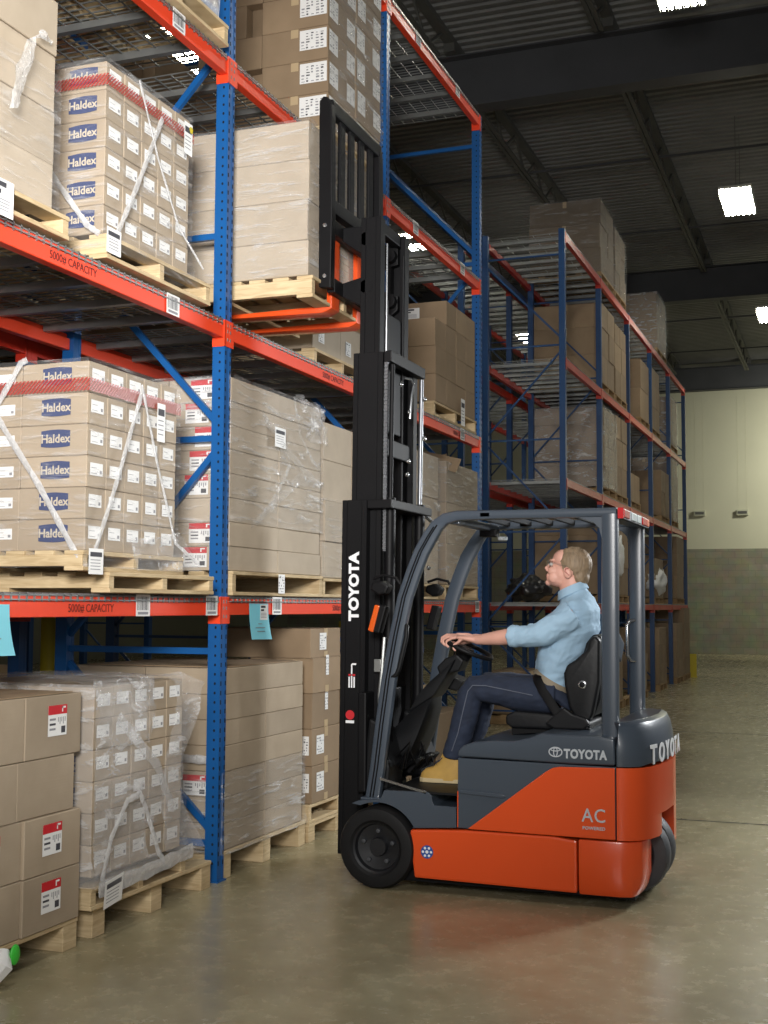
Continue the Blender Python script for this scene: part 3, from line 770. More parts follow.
# loose flap on top
tag(MB().box(-.4, .02, -2.4, -1.40, 1.108, 1.113).build('cardboard_sheet', M['card3']), 'flat cardboard sheet lying on the red-label cartons', 'cardboard')
pallet(.02, -1.20, -.10, 0, 'lower pallet of two on the floor under the logo load', None, h=.14)
pallet(.06, -1.28, -.44, .14, 'upper pallet of two on the floor, carrying the logo load', None, h=.10, boards=8)
g = 'cartons of the logo load on the floor'
LF = logo_load(.055, -1.285, .285, .158, .1395, .36, 5, 6, 'logo load on floor', g)
for k in range(6):
    carton(-.31, -1.285, .285+k*.1395, .5, .79, .1395, 'carton, %s, rear part of the floor logo load' % layer_word(k, 6), g, 'card', .002)
film_box(-.80, .07, -1.30, -.485, .25, 1.135, 'heavy crumpled stretch film hanging over the near part of the floor logo load', 'wraph', .014, 11, flare=.04,
         cut=lambda p: p[0] > .05 and (p[1]+1.3) > (.42 if p[2] > .75 else .5)+.08*math.sin(p[2]*13))
film_box(-.80, .074, -1.30, -.48, .25, .70, 'clear stretch film around the lower half of the floor logo load', 'wrapl', .008, 12, flare=.05, faces='x')
film_sheet([(.05, -.72, 1.15), (.10, -.66, 1.12), (.10, -.64, .95), (.10, -.73, .75), (.10, -.77, .55), (.10, -.72, .3)], [(.06, -.55, 1.16), (.14, -.44, 1.10), (.14, -.47, .97), (.12, -.58, .76), (.11, -.60, .55), (.16, -.43, .28)], 'loose film sheet hanging at the far edge of the floor logo load', 'wraph', seed=3)
film_sheet([(-.6, -1.31, 1.16), (-.2, -1.31, 1.165), (.05, -1.30, 1.15), (.095, -1.30, 1.0), (.09, -1.30, .86)], [(-.6, -.9, 1.165), (-.2, -.85, 1.17), (.06, -.80, 1.15), (.10, -.82, 1.0), (.095, -.86, .84)], 'crumpled shiny film over the top near corner of the floor logo load', 'rope2', amp=.02, seed=8, nv=16)
ribbon([(.085, -1.13, .98), (.095, -.98, .86), (.10, -.80, .72), (.095, -.65, .5)], .04, 'loose film strand slanting over the floor logo load', 'wraph', th=.006)
ribbon([(.10, -1.26, .27), (.105, -1.2, .45), (.11, -1.08, .60), (.11, -.97, .615), (.105, -.90, .52), (.11, -.80, .32), (.115, -.74, .25)], .024, 'white film strap looped over the lower floor logo load')
ribbon([(.10, -1.28, .235), (.11, -.9, .245), (.105, -.46, .265)], .05, 'gathered film roll along the foot of the floor logo load')
tag(label('plainlab', .15, .13, None, (.11, -1.18, .215), ((.0, 1, .12), (.15, 0, 1)), 'paper_sheet'), 'white printed sheet at the foot of the floor logo load', 'paper sheet')
tag(MB().tube([(.07, -1.99, -.0+.02), (.10, -1.95, .09), (.09, -1.92, .14)], [.03, .05, .02], 8).build('plastic_bag', M['white'], None, smooth=True), 'white plastic bag with a green patch on the floor at the photo edge', 'bag')
o = bpy.data.objects['plastic_bag']; MB().ell((.125, -1.90, .12), (.012, .03, .04)).build('green_patch', M['green'], o, smooth=True)

# second bay, floor
pallet(.0, .07, 1.17, 0, 'pallet on the floor under the tall wrapped cartons past the upright', None, h=.15)
g = 'plain wrapped cartons on the floor past the upright'
zs = .155
hs = (.145, .14, .14, .14, .14, .14, .145)
for k, h in enumerate(hs):
    for j in range(2):
        o = carton(-.005, .06+j*.53, zs, .5, .53, h, 'plain carton, %s, %s from near end, wrapped floor load past the upright' % (layer_word(k, 7), ORD[j]), g, 'card', .003)
        if k == 2 and j == 0: on_face(o, 'red', .15, .11, 'y', .08, .45)
    o = carton(-.506, .06, zs, .5, .53, h, 'plain carton, %s, rear column of the wrapped floor load past the upright' % layer_word(k, 7), g, 'card', .003)
    zs += h
film_box(-.9, .008, .045, 1.13, .14, .58, 'clear stretch film around the foot of the plain floor load', 'wrap', .006, 31, flare=.02)
ribbon([(-.5, .03, .655), (-.25, .028, .65), (-.02, .03, .645)], .035, 'gathered film rope round the plain floor load', nrm=(0, -1, 0), th=.01)
tag(MB().box(-.9, -.02, .1, 1.1, zs+.001, zs+.006).build('cardboard_sheet', M['card3']), 'flat cardboard sheet on top of the plain floor load', 'cardboard')
pallet(.0, 1.22, 2.2, 0, 'lower pallet of two under the cartons with white labels by the mast', None, h=.115, mat='wood')
pallet(.0, 1.22, 2.2, .117, 'upper pallet of two under the cartons with white labels by the mast', None, h=.115, mat='wood')
g = 'white-label cartons on the floor by the mast'
zs = .235
for k, h in enumerate((.235, .235, .225, .225)):
    for j in range(2):
        o = carton(-.0, 1.25+j*.47, zs, .45, .46, h, 'carton, %s, %s from near end, floor load by the mast' % (layer_word(k, 4), ORD[j]), g, 'card3', .003, tape='x')
        if k < 2: on_face(o, 'ship', .12, .12, 'x', -.1, .55); 
        if k < 2 and j == 0: on_face(o, 'ship', .09, .12, 'y', .16, .55)
        if k >= 2: on_face(o, 'ship', .05, .13, 'x', 0, .78)
    zs += h
o = carton(-.02, 1.26, zs, .75, .5, .19, 'long brown carton lying on top of the floor load by the mast', g, 'card3', tape='x'); on_face(o, 'ship', .11, .11, 'x', -.05, .55)
tag(MB().box(-.8, .0, 1.24, 2.15, zs-.0005, zs+.004).build('cardboard_sheet', M['card3']), 'flat cardboard sheet under the long brown carton by the mast', 'cardboard')

# second bay, lower shelf: white wrapped load and a plain stack
pallet(.02, .10, 1.36, TOP[0]+.012, 'pallet on the lower shelf under the white-wrapped cartons', None, h=.135, stringers=2)
g = 'wrapped cartons on the lower shelf past the upright'
zs = TOP[0]+.15
for k in range(8):
    h = .136
    for j in range(2):
        o = carton(.0, .085+j*.635, zs, .4, .635, h, 'pale carton, %s, %s from near end, wrapped load on lower shelf' % (layer_word(k, 8), ORD[j]), g, 'card2', .004)
        if j == 0 and k != 2: on_face(o, 'red', .15, .112, 'y', .03*(k % 3-1)+.02, .55)
    for q in range(2):
        o = carton(-.402-q*.31, .085, zs, .31, .5, h, 'carton with red label, %s, %s behind, wrapped lower-shelf load' % (layer_word(k, 8), ORD[q]), g, 'card', .003)
        if k != 2 and q < 1: on_face(o, 'red', .135, .105, 'y', .03*(k % 3-1), .55)
    zs += h
film_box(-.9, .012, .068, 1.365, TOP[0]+.17, zs+.01, 'crumpled white stretch film around the pale cartons on the lower shelf', 'wrap', .014, 41,
         cut=lambda p: p[2] < 1.95 and p[0] > .0)
BUNCH = zs
film_sheet([(.03, .30, 1.93), (.035, .62, 2.08), (.03, .95, 2.24), (.02, 1.33, 2.25)], [(.03, .30, 1.97), (.035, .62, 2.14), (.03, .95, 2.32), (.02, 1.34, 2.29)], 'white film swath slanting up across the pale cartons', 'rope2', amp=.006, seed=2)
film_sheet([(.03, .34, 1.96), (.035, .60, 2.16), (.03, .80, 2.36)], [(.03, .38, 1.95), (.035, .64, 2.14), (.03, .84, 2.35)], 'steep film swath crossing the pale cartons', 'rope2', amp=.005, seed=12)
film_sheet([(.03, .42, 2.64), (.035, .8, 2.44), (.02, 1.3, 2.28)], [(.03, .40, 2.60), (.035, .78, 2.39), (.02, 1.3, 2.24)], 'film crease falling across the pale cartons', 'rope2', amp=.006, seed=22)
film_sheet([(.03, .85, 2.78), (.03, .95, 2.55), (.03, 1.15, 2.40), (.025, 1.3, 2.36)], [(.03, .88, 2.79), (.03, .98, 2.55), (.03, 1.17, 2.42), (.025, 1.3, 2.38)], 'thin film crease curving down the pale cartons', 'rope2', amp=.006, seed=32)
tag(label('plainlab', .15, .12, None, (.035, .66, 2.50), 'x', 'paper_sheet'), 'white sheet taped high on the pale wrapped cartons', 'paper sheet')
tag(label('ship', .09, .115, None, (.035, .70, TOP[0]+.085), 'x', 'paper_sheet'), 'white ticket hanging on the pallet of the pale wrapped cartons', 'paper sheet')
film_sheet([(-.3, .95, BUNCH+.02), (-.05, .98, BUNCH+.06), (.03, 1.02, BUNCH-.02), (.04, 1.08, BUNCH-.2)], [(-.3, 1.36, BUNCH+.01), (-.05, 1.37, BUNCH+.05), (.03, 1.38, BUNCH-.06), (.03, 1.36, BUNCH-.25)], 'bunched clear film on the top corner of the pale cartons', 'rope2', amp=.045, seed=5, nv=16)
pallet(.0, 1.41, 2.42, TOP[0]+.012, 'pallet on the lower shelf under the plain stack by the mast', None, h=.125)
g = 'plain stack on the lower shelf by the mast'; zs = TOP[0]+.14
for k, h in enumerate((.24, .27, .27, .25)):
    for j in range(2): carton(-.0+(.01 if k == 1 else 0), 1.4+j*.5, zs, .8, .495, h, 'plain carton, %s, %s from near end, lower-shelf stack by the mast' % (layer_word(k, 4), ORD[j]), g, 'card2', .006)
    zs += h
film_box(-.5, .015, 1.39, 2.40, TOP[0]+.15, 2.2, 'clear film round the foot of the plain stack by the mast', 'wrapl', .006, 44, faces='xy')

# second bay, middle shelf: the load behind the one on the forks
pallet(-.08, 1.42, 2.42, TOP[1]+.012, 'pallet on the middle shelf behind the raised load', None)
g = 'pale cartons on the middle shelf behind the mast'
for k in range(3):
    for j in range(2):
        o = carton(-.1, 1.43+j*.49, TOP[1]+.14+k*.27, .8, .485, .27, 'pale carton, %s, %s from near end, middle shelf behind the mast' % (layer_word(k, 3), ORD[j]), g, 'card2'); on_face(o, 'ship', .1, .1, 'x', -.1, .4)

# second bay, upper shelf
pallet(.0, 1.4, 2.42, TOP[2]+.012, 'pallet on the upper shelf above the mast', None)
g = 'white-label cartons on the upper shelf above the mast'; zs = TOP[2]+.14
for k in range(6):
    for j in range(2):
        o = carton(.0, 1.42+j*.5, zs, .5, .49, .235, 'brown carton, %s, %s from near end, upper shelf above mast' % (layer_word(k, 6), ORD[j]), g, 'card3', .004, tape='y')
        on_face(o, 'ship', .15, .15, 'x', -.15, .6); on_face(o, 'ship', .15, .13, 'x', .16, .55)
        if j == 0: on_face(o, 'ship', .2, .14, 'y', .14, .62)
    if k % 2: 
        o = carton(-.62, 1.42, zs, .4, .49, .235, 'brown carton, %s, set back beside a gap, upper shelf above mast' % layer_word(k, 6), g, 'card3', tape='y')
        o = carton(-.502, 1.50, zs, .118, .41, .235, 'narrow dark recessed carton, %s, upper shelf above mast' % layer_word(k, 6), g, 'card3')
    else: carton(-.502, 1.42, zs, .5, .49, .235, 'brown carton, %s, rear column, upper shelf above mast' % layer_word(k, 6), g, 'card3', tape='y')
    zs += .235
film_box(-.3, .012, 1.41, 2.42, TOP[2]+.12, zs-.2, 'shiny stretch film on the high brown cartons above the mast', 'wrap', .02, 51, faces='x')

# third bay
pallet(.0, 3.72, 4.98, TOP[1]+.012, 'pallet on the middle shelf at the rack end under brown cartons', None)
g = 'brown cartons at the rack end, middle shelf'; zs = TOP[1]+.14
for k, h in enumerate((.235, .24, .24, .215)):
    n = 3 if k == 3 else 4
    w = (4.93-(4.06 if k == 3 else 3.75))/n
    for j in range(n):
        o = carton(-.0, (4.06 if k == 3 else 3.75)+j*w, zs, .5, w, h, 'brown carton, %s, %s from near end, rack-end load on middle shelf' % (layer_word(k, 4), ORD[j]), g, 'card3', .003)
        if j == 0 and k >= 2: on_face(o, 'sheet', .16, .1, 'y', -.08, .55)
    zs += h
o = carton(-.25, 2.75, TOP[1]+.14, .7, .8, .95, 'large brown carton beside the rack-end load on the middle shelf', None, 'card3')
tag(label('plainlab', .12, .24, None, (.02, 4.48, 3.22), 'x', 'paper_sheet'), 'white ticket with green edge on the rack-end pallet', 'paper sheet')
pallet(.0, 4.03, 5.04, TOP[0]+.012, 'pallet on the lower shelf at the rack end', None)
pallet(.0, 2.72, 3.84, TOP[0]+.012, 'pallet on the lower shelf just beyond the mast', None)
g = 'tall open cartons on the lower shelf at the rack end'
for (ya, yb, nm) in ((2.8, 3.83, 'just beyond the mast'), (4.05, 5.02, 'at the rack end')):
    for k in range(3):
        carton(-.0, ya, TOP[0]+.14+k*.355, .8, yb-ya, .355, 'wide brown carton, %s, wrapped load %s on lower shelf' % (layer_word(k, 3), nm), g, 'card', .003)
    film_box(-.6, .012, ya-.012, yb+.01, TOP[0]+.16, TOP[0]+1.2, 'clear stretch film on the wide cartons %s' % nm, 'wrap', .008, 60+int(ya), faces='xy')
    for j, (a, s) in enumerate(((.1, 1), (.45, -1), (.7, 1))):
        if ya < 4: continue
        T = Matrix.Translation((-.1-.2*j, ya+a, TOP[0]+1.21)) @ Matrix.Rotation(.7*s, 4, 'X') @ Matrix.Rotation(.3*s, 4, 'Y')
        tag(MB().box(-.18, .18, -.1, .1, 0, .006, 0, T).build('carton_flap', M['card3']), 'bent open flap on the rack-end load, %s from near end' % ORD[j], 'cardboard')
tag(label('sheet', .10, .17, None, (.03, 2.98, 1.9), 'x', 'paper_sheet'), 'white sheet on the wrapped carton just beyond the mast', 'paper sheet')
tag(label('sheet', .09, .12, None, (.03, 4.35, 1.66), 'x', 'paper_sheet'), 'white ticket on the lower rack-end pallet', 'paper sheet')
# third bay, floor
def tote(x0, x1, y0, y1, z0, h, mat, lab):
    t = thing('storage_tote', ((x0+x1)/2, (y0+y1)/2, z0), lab, 'tote'); w = .012
    mb = MB().box(x0, x1, y0, y1, z0, z0+w).box(x0, x0+w, y0, y1, z0, z0+h).box(x1-w, x1, y0, y1, z0, z0+h).box(x0, x1, y0, y0+w, z0, z0+h).box(x0, x1, y1-w, y1, z0, z0+h)
    mb.build('bin', M[mat], t); MB().box(x0-.015, x1+.015, y0-.015, y0, z0+h-.05, z0+h).box(x1, x1+.015, y0-.015, y1, z0+h-.05, z0+h).build('rim', M[mat], t)
pallet(-.02, 2.75, 3.7, 0, 'pallet on the floor beyond the mast under the blue tote', None); pallet(-.02, 3.85, 4.95, 0, 'pallet on the floor at the rack end', None)
for j in range(2): carton(-.05, 2.85+j*.42, .13, .7, .41, .72, 'brown floor carton beyond the mast under the totes, %s from near end' % ORD[j], None, 'card3')
tote(-.6, -.06, 2.9, 3.6, .86, .3, 'tote', 'dark blue storage tote on a carton beyond the mast')
tote(-.55, -.1, 3.05, 3.5, 1.17, .2, 'yellow', 'yellow storage tote stacked on the blue one')
o = carton(-.05, 3.95, .13, .8, .9, .45, 'low wide brown carton on the floor at the rack end', None, 'card3')

# ------------------------------------------------------------------ far rack loads
def bulk(y0, w, z0, hs, lab, mat='card3', cols=2, depth=1.05, xf=-.03, wrap=None, flat=None, dx=0., group=None):
    """a load of large cartons seen at a distance: cols along the aisle, one deep row each, on a pallet"""
    pallet(xf, y0-.02, y0+w+.02, z0, 'pallet under the %s' % lab, None, h=.12, mat='wood2', boards=5)
    z = z0+.125
    for k, h in enumerate(hs):
        n = cols
        off = (.25 if (k % 2 and cols == 2) else 0)
        cuts = [0, w*(.5+(.08 if k % 2 else -.05)), w] if cols == 2 else [w*i/cols for i in range(cols+1)]
        for j in range(n):
            o = carton(xf-.01, y0+cuts[j], z, depth, cuts[j+1]-cuts[j], h, '%scarton, %s, %s' % (('nearer ', 'farther ')[j] if cols == 2 else '', layer_word(k, len(hs)), lab), group or lab, mat, .008, tape='y')
        z += h
    if wrap: film_box(xf-depth, xf+.008, y0-.015, y0+w+.01, z0+.12, z+.005, 'clear stretch film on the %s' % lab, wrap, .02, int(y0*10), res=.12)
    return z
b1, b2, b3, b4 = Y2[1], Y2[2], Y2[3], Y2[4]
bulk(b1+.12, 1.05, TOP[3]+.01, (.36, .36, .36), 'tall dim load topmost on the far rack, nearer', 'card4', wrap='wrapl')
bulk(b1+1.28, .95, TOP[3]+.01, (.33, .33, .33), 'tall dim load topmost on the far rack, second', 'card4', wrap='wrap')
bulk(b1+.12, 1.05, TOP[2]+.01, (.4, .4, .35), 'load on the upper shelf of the far rack, nearer')
bulk(b1+1.28, .95, TOP[2]+.01, (.4, .4, .3), 'load on the upper shelf of the far rack, second')
bulk(b1+.12, 1.05, TOP[1]+.01, (.3, .3, .3, .25), 'film-wrapped load on the middle shelf of the far rack', wrap='wraph')
bulk(b1+1.28, .95, TOP[1]+.01, (.42, .42, .35), 'bare load on the middle shelf of the far rack')
bulk(b1+.12, 1.05, TOP[0]+.01, (.42, .42, .35), 'load behind the driver on the lower far shelf')
bulk(b1+1.28, .95, TOP[0]+.01, (.42, .42, .35), 'load beside the guard pillar on the lower far shelf')
bulk(b2+.2, .9, TOP[1]+.01, (.45,), 'low load on the middle far shelf, third bay', cols=2)
bulk(b2+1.25, .95, TOP[2]+.01, (.5, .5), 'brown load on the upper far shelf, third bay', cols=1)
bulk(b3+.9, 1.2, TOP[3]+.01, (.55, .5), 'pale wrapped load topmost on the far rack, third', cols=1, wrap='wraph')
bulk(b3+.12, 1., TOP[2]+.01, (.4, .4, .3), 'load on the upper far shelf, fourth bay')
bulk(b3+1.25, 1., TOP[1]+.01, (.45, .4), 'brown load on the middle far shelf, fourth bay')
bulk(b4+.2, 1., TOP[2]+.01, (.5, .45), 'wrapped load on the upper far shelf, last bay', cols=1, wrap='wraph')
bulk(b4+.2, 1., TOP[1]+.01, (.5, .45, .3), 'wrapped load on the middle far shelf, last bay', cols=1, wrap='wraph')
bulk(b3+.3, 1., TOP[0]+.01, (.35, .35), 'dark load on the lower far shelf, fourth bay', cols=1)
bulk(b4+.9, 1.1, TOP[0]+.01, (.45, .45, .35), 'tall load on the lower far shelf, last bay', cols=1)
def lump(name, c, r, mat, lab, cat, seed=0):
    bm = bmesh.new(); bmesh.ops.create_icosphere(bm, subdivisions=4, radius=1)
    for v in bm.verts:
        q = v.co.copy(); n = mnoise.noise(q*2.2+Vector((seed, 0, 0)))*.35+mnoise.noise(q*6+Vector((0, seed, 0)))*.12
        v.co = Vector((c[0]+q.x*r[0]*(1+n), c[1]+q.y*r[1]*(1+n), c[2]+q.z*r[2]*(1+n)))
    me = bpy.data.meshes.new(name); bm.to_mesh(me); bm.free(); me.materials.append(M[mat]); me.polygons.foreach_set('use_smooth', [True]*len(me.polygons))
    return tag(link(name, me), lab, cat)
lump('plastic_bag', (-.0, b1+1.2, TOP[0]+.70), (.06, .28, .30), 'white', 'white plastic bag hanging between two loads beside the guard pillar', 'bag', 1)
lump('plastic_bag', (-.1, b3+1.0, TOP[0]+.42), (.12, .9, .26), 'white', 'white plastic sheet crumpled on the lower far shelf', 'bag', 4)
for i, (y, w, hs, lab) in enumerate(((Y2[1]+.2, 1., (.35, .3), 'far rack floor load, nearest'), (Y2[2]+.3, .9, (.3, .3), 'far rack floor load, third bay'),
                        (Y2[3]+.2, .9, (.35, .35, .3), 'far rack floor load, fourth bay'), (Y2[4]+.1, 1., (.35, .35, .35), 'far rack floor load, fifth bay'), (Y2[4]+1.3, .95, (.35, .35, .35, .3), 'tall load by the last upright'))):
    bulk(y, w, 0, hs, lab, xf=.05)
pallet(.05, Y2[1]+1.3, Y2[1]+2.2, 0, 'empty pallet on the floor beside the far rack', None, mat='wood2')
tag(MB().box(-.45, -.08, Y2[1]+1.4, Y2[1]+1.9, .126, .22).build('folded_sheet', M['green']), 'green folded sheet on the empty pallet by the far rack', 'sheet')
t = thing('rack_guard', (0.02, Y2[5]+.2, 0), 'yellow steel guard at the end of the far rack', 'rack guard')
MB().box(-.1, .14, Y2[5]+.12, Y2[5]+.135, 0, .5).build('guard_plate', M['yellow'], t, bevel=.004); MB().box(-.1, .14, Y2[5]+.1, Y2[5]+.3, 0, .012).build('foot_plate', M['yellow'], t)
lump('wrapped_load', (-.72, Y2[0]+.9, TOP[0]+.19), (.26, .4, .17), 'blackwrap', 'dark bundle wrapped in black film on the lower far shelf behind the wheel', 'wrapped load', 9)
bulk(Y2[0]+.4, .9, 0, (.3, .25), 'floor load in the first bay of the far rack', cols=1)
# ------------------------------------------------------------------ loads standing in the back racks
k = 0
for (y, w, lv, hs, nm) in ((-2.3, 1.1, 0, (.4, .4), 'back rack lower shelf, first'), (.2, 1.1, 0, (.4, .3), 'back rack lower shelf, second'), (-2.3, 1.1, 1, (.45, .4), 'back rack middle shelf, first'), (.1, 1.1, 1, (.4, .35), 'back rack middle shelf, second'),
                           (-1.1, 1., 2, (.4, .4, .3), 'back rack upper shelf, first'), (.25, 1., 2, (.4, .4, .3), 'back rack upper shelf, second'), (1.4, 1., 2, (.4, .4), 'back rack upper shelf, third'), (2.8, 1., 1, (.4, .3), 'back rack middle shelf, third')):
    bulk(y, w, TOP[lv]+.01, hs, 'load in the shade, %s' % nm, xf=-1.33, cols=1)
for (y, w, hs, nm) in ((.95, 1., (.45, .35), 'nearer'), (2.75, 1., (.4, .4), 'second')):
    bulk(y, w, 0, hs, 'floor load in the back rack, %s' % nm, xf=-1.33, cols=1)
for (y, hs, nm) in ((.9, (.4, .35), 'nearest'), (2.0, (.35, .3, .3), 'second'), (3.3, (.4,), 'third'), (4.4, (.35, .35), 'fourth')):
    bulk(y, .95, 0, hs, 'floor load across the next aisle, %s' % nm, xf=-5.42, cols=1)
t = thing('guard_post', (-1.8, .97, 0), 'yellow round guard post in the gloom behind the floor logo load', 'guard post')
MB().lathe([(.06, 0), (.06, 1.9), (.05, 1.94), (0.01, 1.95)], (-1.8, .97, 0), 'z', 16).build('post', M['yellow'], t, smooth=True)
MB().box(-1.92, -1.68, .85, 1.09, 0, .012).build('base_plate', M['yellow'], t)

# ------------------------------------------------------------------ the forklift truck
T0 = thing('forklift', (1.4, .72, 0), 'orange and slate grey three-wheel electric forklift with its black mast raised', 'forklift')
YN, YF, YM = .19, 1.25, .72                      # near side, far side, middle
def both(fn):
    fn(YN, 1); fn(YF, -1)
def arc(cx, cz, r, a0, a1, n):
    return [(cx+r*math.cos(math.radians(a0+(a1-a0)*i/n)), cz+r*math.sin(math.radians(a0+(a1-a0)*i/n))) for i in range(n+1)]
M['rimdark'] = plain('rim_dark', (34, 35, 38), .4, .2, .1)
M['rod'] = plain('rod_grey', (120, 122, 126), .35, .7, .1)
M['matt'] = plain('matt_dark', (30, 33, 38), .95, 0, .05)
M['chain'] = plain('chain_grey', (120, 122, 126), .4, .6, .1)
# lower orange skirt (one frame, both sides)
MB().prism([(1.06, .075), (1.92, .066), (1.92, .325), (1.80, .338), (1.345, .338), (1.2, .33), (1.035, .32), (1.045, .2)], 'y', YN, YF).build('frame_skirt', M['orange'], T0, bevel=.012)
MB().box(.98, 2.2, YN+.06, YF-.06, .045, .1).build('underbody', M['black'], T0)
# entry step and fender, slate grey
WX, WZ, WR = .848, .214, .214
fend = [(.70, .436), (.735, .452), (.862, .462), (.885, .515), (1.13, .518), (1.15, .50), (1.155, .47), (1.165, .452), (1.285, .45), (1.285, .345), (1.04, .328)] + arc(WX, WZ, .236, 30, 115, 10)
MB().prism(fend, 'y', YN+.012, YF-.012).build('fender_step', M['grey'], T0, bevel=.008)
MB().box(.90, 1.29, YN+.02, YF-.02, .508, .520).build('floor_mat', M['blackplas'], T0)
MB().bar((.86, YN+.018, .575), (1.12, YN+.018, .515), .012, .012).build('floor_edge_strip', M['steel'], T0)
# battery compartment: grey body, orange door panel
MB().prism([(1.292, .345), (2.116, .34), (2.116, .697), (1.295, .705)], 'y', YN+.01, YF-.01).build('battery_case', M['grey'], T0, bevel=.006)
def door(y, s):
    a, b = (y-.002, y+.012) if s > 0 else (y-.012, y+.002)
    MB().prism([(1.35, .345), (2.114, .341), (2.114, .694), (1.835, .687), (1.80, .680), (1.765, .660)], 'y', a, b).build('side_panel', M['orange'], T0, bevel=.005)
    MB().prism([(1.305, .525), (1.54, .512), (1.555, .525), (1.53, .535), (1.305, .545)], 'y', a+.001*s, b+.001*s).build('side_ridge', M['grey'], T0, bevel=.004)
both(door)
MB().box(1.2935, 1.2985, YN+.006, YN+.0105, .35, .535).build('seam_strip', M['orange'], T0)
# hood over the battery
hood = [(1.293, .712), (1.297, .742), (1.325, .770), (1.38, .790), (1.47, .802), (1.60, .806), (1.68, .826), (1.74, .85), (2.03, .846), (2.112, .838), (2.116, .705), (1.9, .703), (1.5, .71)]
MB().prism(hood, 'y', YN+.002, YF-.002).build('battery_hood', M['grey'], T0, bevel=.022, segs=3, smooth=.5)
# counterweight with rounded rear corners
def plan(x0, k=0., off=0.):
    near = [(x0, YN+off), (2.13, YN+off), (2.185, YN+.012+off), (2.235, YN+.05), (2.275, YN+.12), (2.30, YN+.21), (2.318, YN+.34), (2.33, YM)]
    near = [(min(x, 9)-k*(1 if x > x0+.01 else 0), y) for x, y in near]
    return near + [(x, 2*YM-y) for x, y in reversed(near[:-1])]
MB().prism(plan(2.122), 'z', .45, .695).prism([(2.122, YN), (2.13, YN), (2.185, YN+.012), (2.235, YN+.05), (2.275, YN+.12), (2.30, YN+.21), (2.30, YN+.30), (2.122, YN+.30)], 'z', .34, .45).prism(
    [(2.122, YF), (2.13, YF), (2.185, YF-.012), (2.235, YF-.05), (2.275, YF-.12), (2.30, YF-.21), (2.30, YF-.30), (2.122, YF-.30)], 'z', .22, .45).build('counterweight', M['orange'], T0, smooth=.5)
def cw_top():
    rings = []
    for z, k, o in ((.70, .002, .002), (.80, .012, .004), (.86, .025, .008), (.90, .045, .02), (.915, .075, .04)):
        p = plan(2.122, k, o); rings.append([(x, YM+(y-YM)*(1-o*.6), z+(.012 if i in (4, 5, 6, 7, 8, 9) else (-.06 if z > .85 and i in (0, len(p)-1) else 0))) for i, (x, y) in enumerate(p)])
    MB().loft(rings).build('counterweight_cover', M['grey'], T0, bevel=.008, smooth=.6)
cw_top()
for s, y in ((1, YN), (-1, YF)):
    p = [(1.928, y), (2.13, y), (2.19, y+s*.02), (2.235, y+s*.06), (2.25, y+s*.12), (2.255, y+s*.24), (1.928, y+s*.24)]
    mb = MB()
    mb.loft([[(x-(.03 if x > 2.2 else 0)*q, yy+s*.012*q*(1 if i in (0, 1, 2) else 0), z) for i, (x, yy) in enumerate(p)] for z, q in ((.06, 1.2), (.1, .5), (.16, 0), (.333, 0))])
    mb.build('rear_skirt', M['orange'], T0, bevel=.01, smooth=.6)
# front wheels
def tyre_prof(r, w, rim):
    h = w/2
    return [(rim, -h+.012), (rim+.012, -h), (r-.035, -h), (r-.012, -h+.006), (r, -h+.03), (r, h-.03), (r-.012, h-.006), (r-.035, h), (rim+.012, h), (rim, h-.012)]
for y, s in ((YN+.075, -1), (YF-.075, 1)):
    w = MB().lathe(tyre_prof(WR, .19, .135), (WX, y, WZ), 'y', 48, caps=False).build('drive_wheel', M['rubber'], T0, smooth=.6)
    MB().lathe([(.136, s*.078), (.125, s*.07), (.118, s*.045), (.05, s*.03), (.045, s*.06), (.0, s*.06)], (WX, y, WZ), 'y', 40, caps=False).lathe([(.137, -s*.08), (0, -s*.08)], (WX, y, WZ), 'y', 24).build('wheel_rim', M['rimdark'], w, smooth=.5)
    for k in range(5):
        a = 2*PI*k/5+.3
        MB().lathe([(.012, 0), (.012, s*.018), (0, s*.02)], (WX+.085*math.cos(a), y+s*.041, WZ+.085*math.sin(a)), 'y', 6).build('wheel_nut', M['rubberw'], w)
# rear steer wheel, twin tyres
for y in (.63, .81):
    w = MB().lathe(tyre_prof(.205, .13, .12), (2.118, y, .205), 'y', 44, caps=False).build('steer_wheel', M['rubberw'], T0, smooth=.6)
    MB().lathe([(.121, -.05), (.1, -.03), (0, -.03)], (2.118, y, .205), 'y', 30, caps=False).lathe([(.121, .05), (.1, .03), (0, .03)], (2.118, y, .205), 'y', 30, caps=False).build('wheel_rim', M['black'], w)
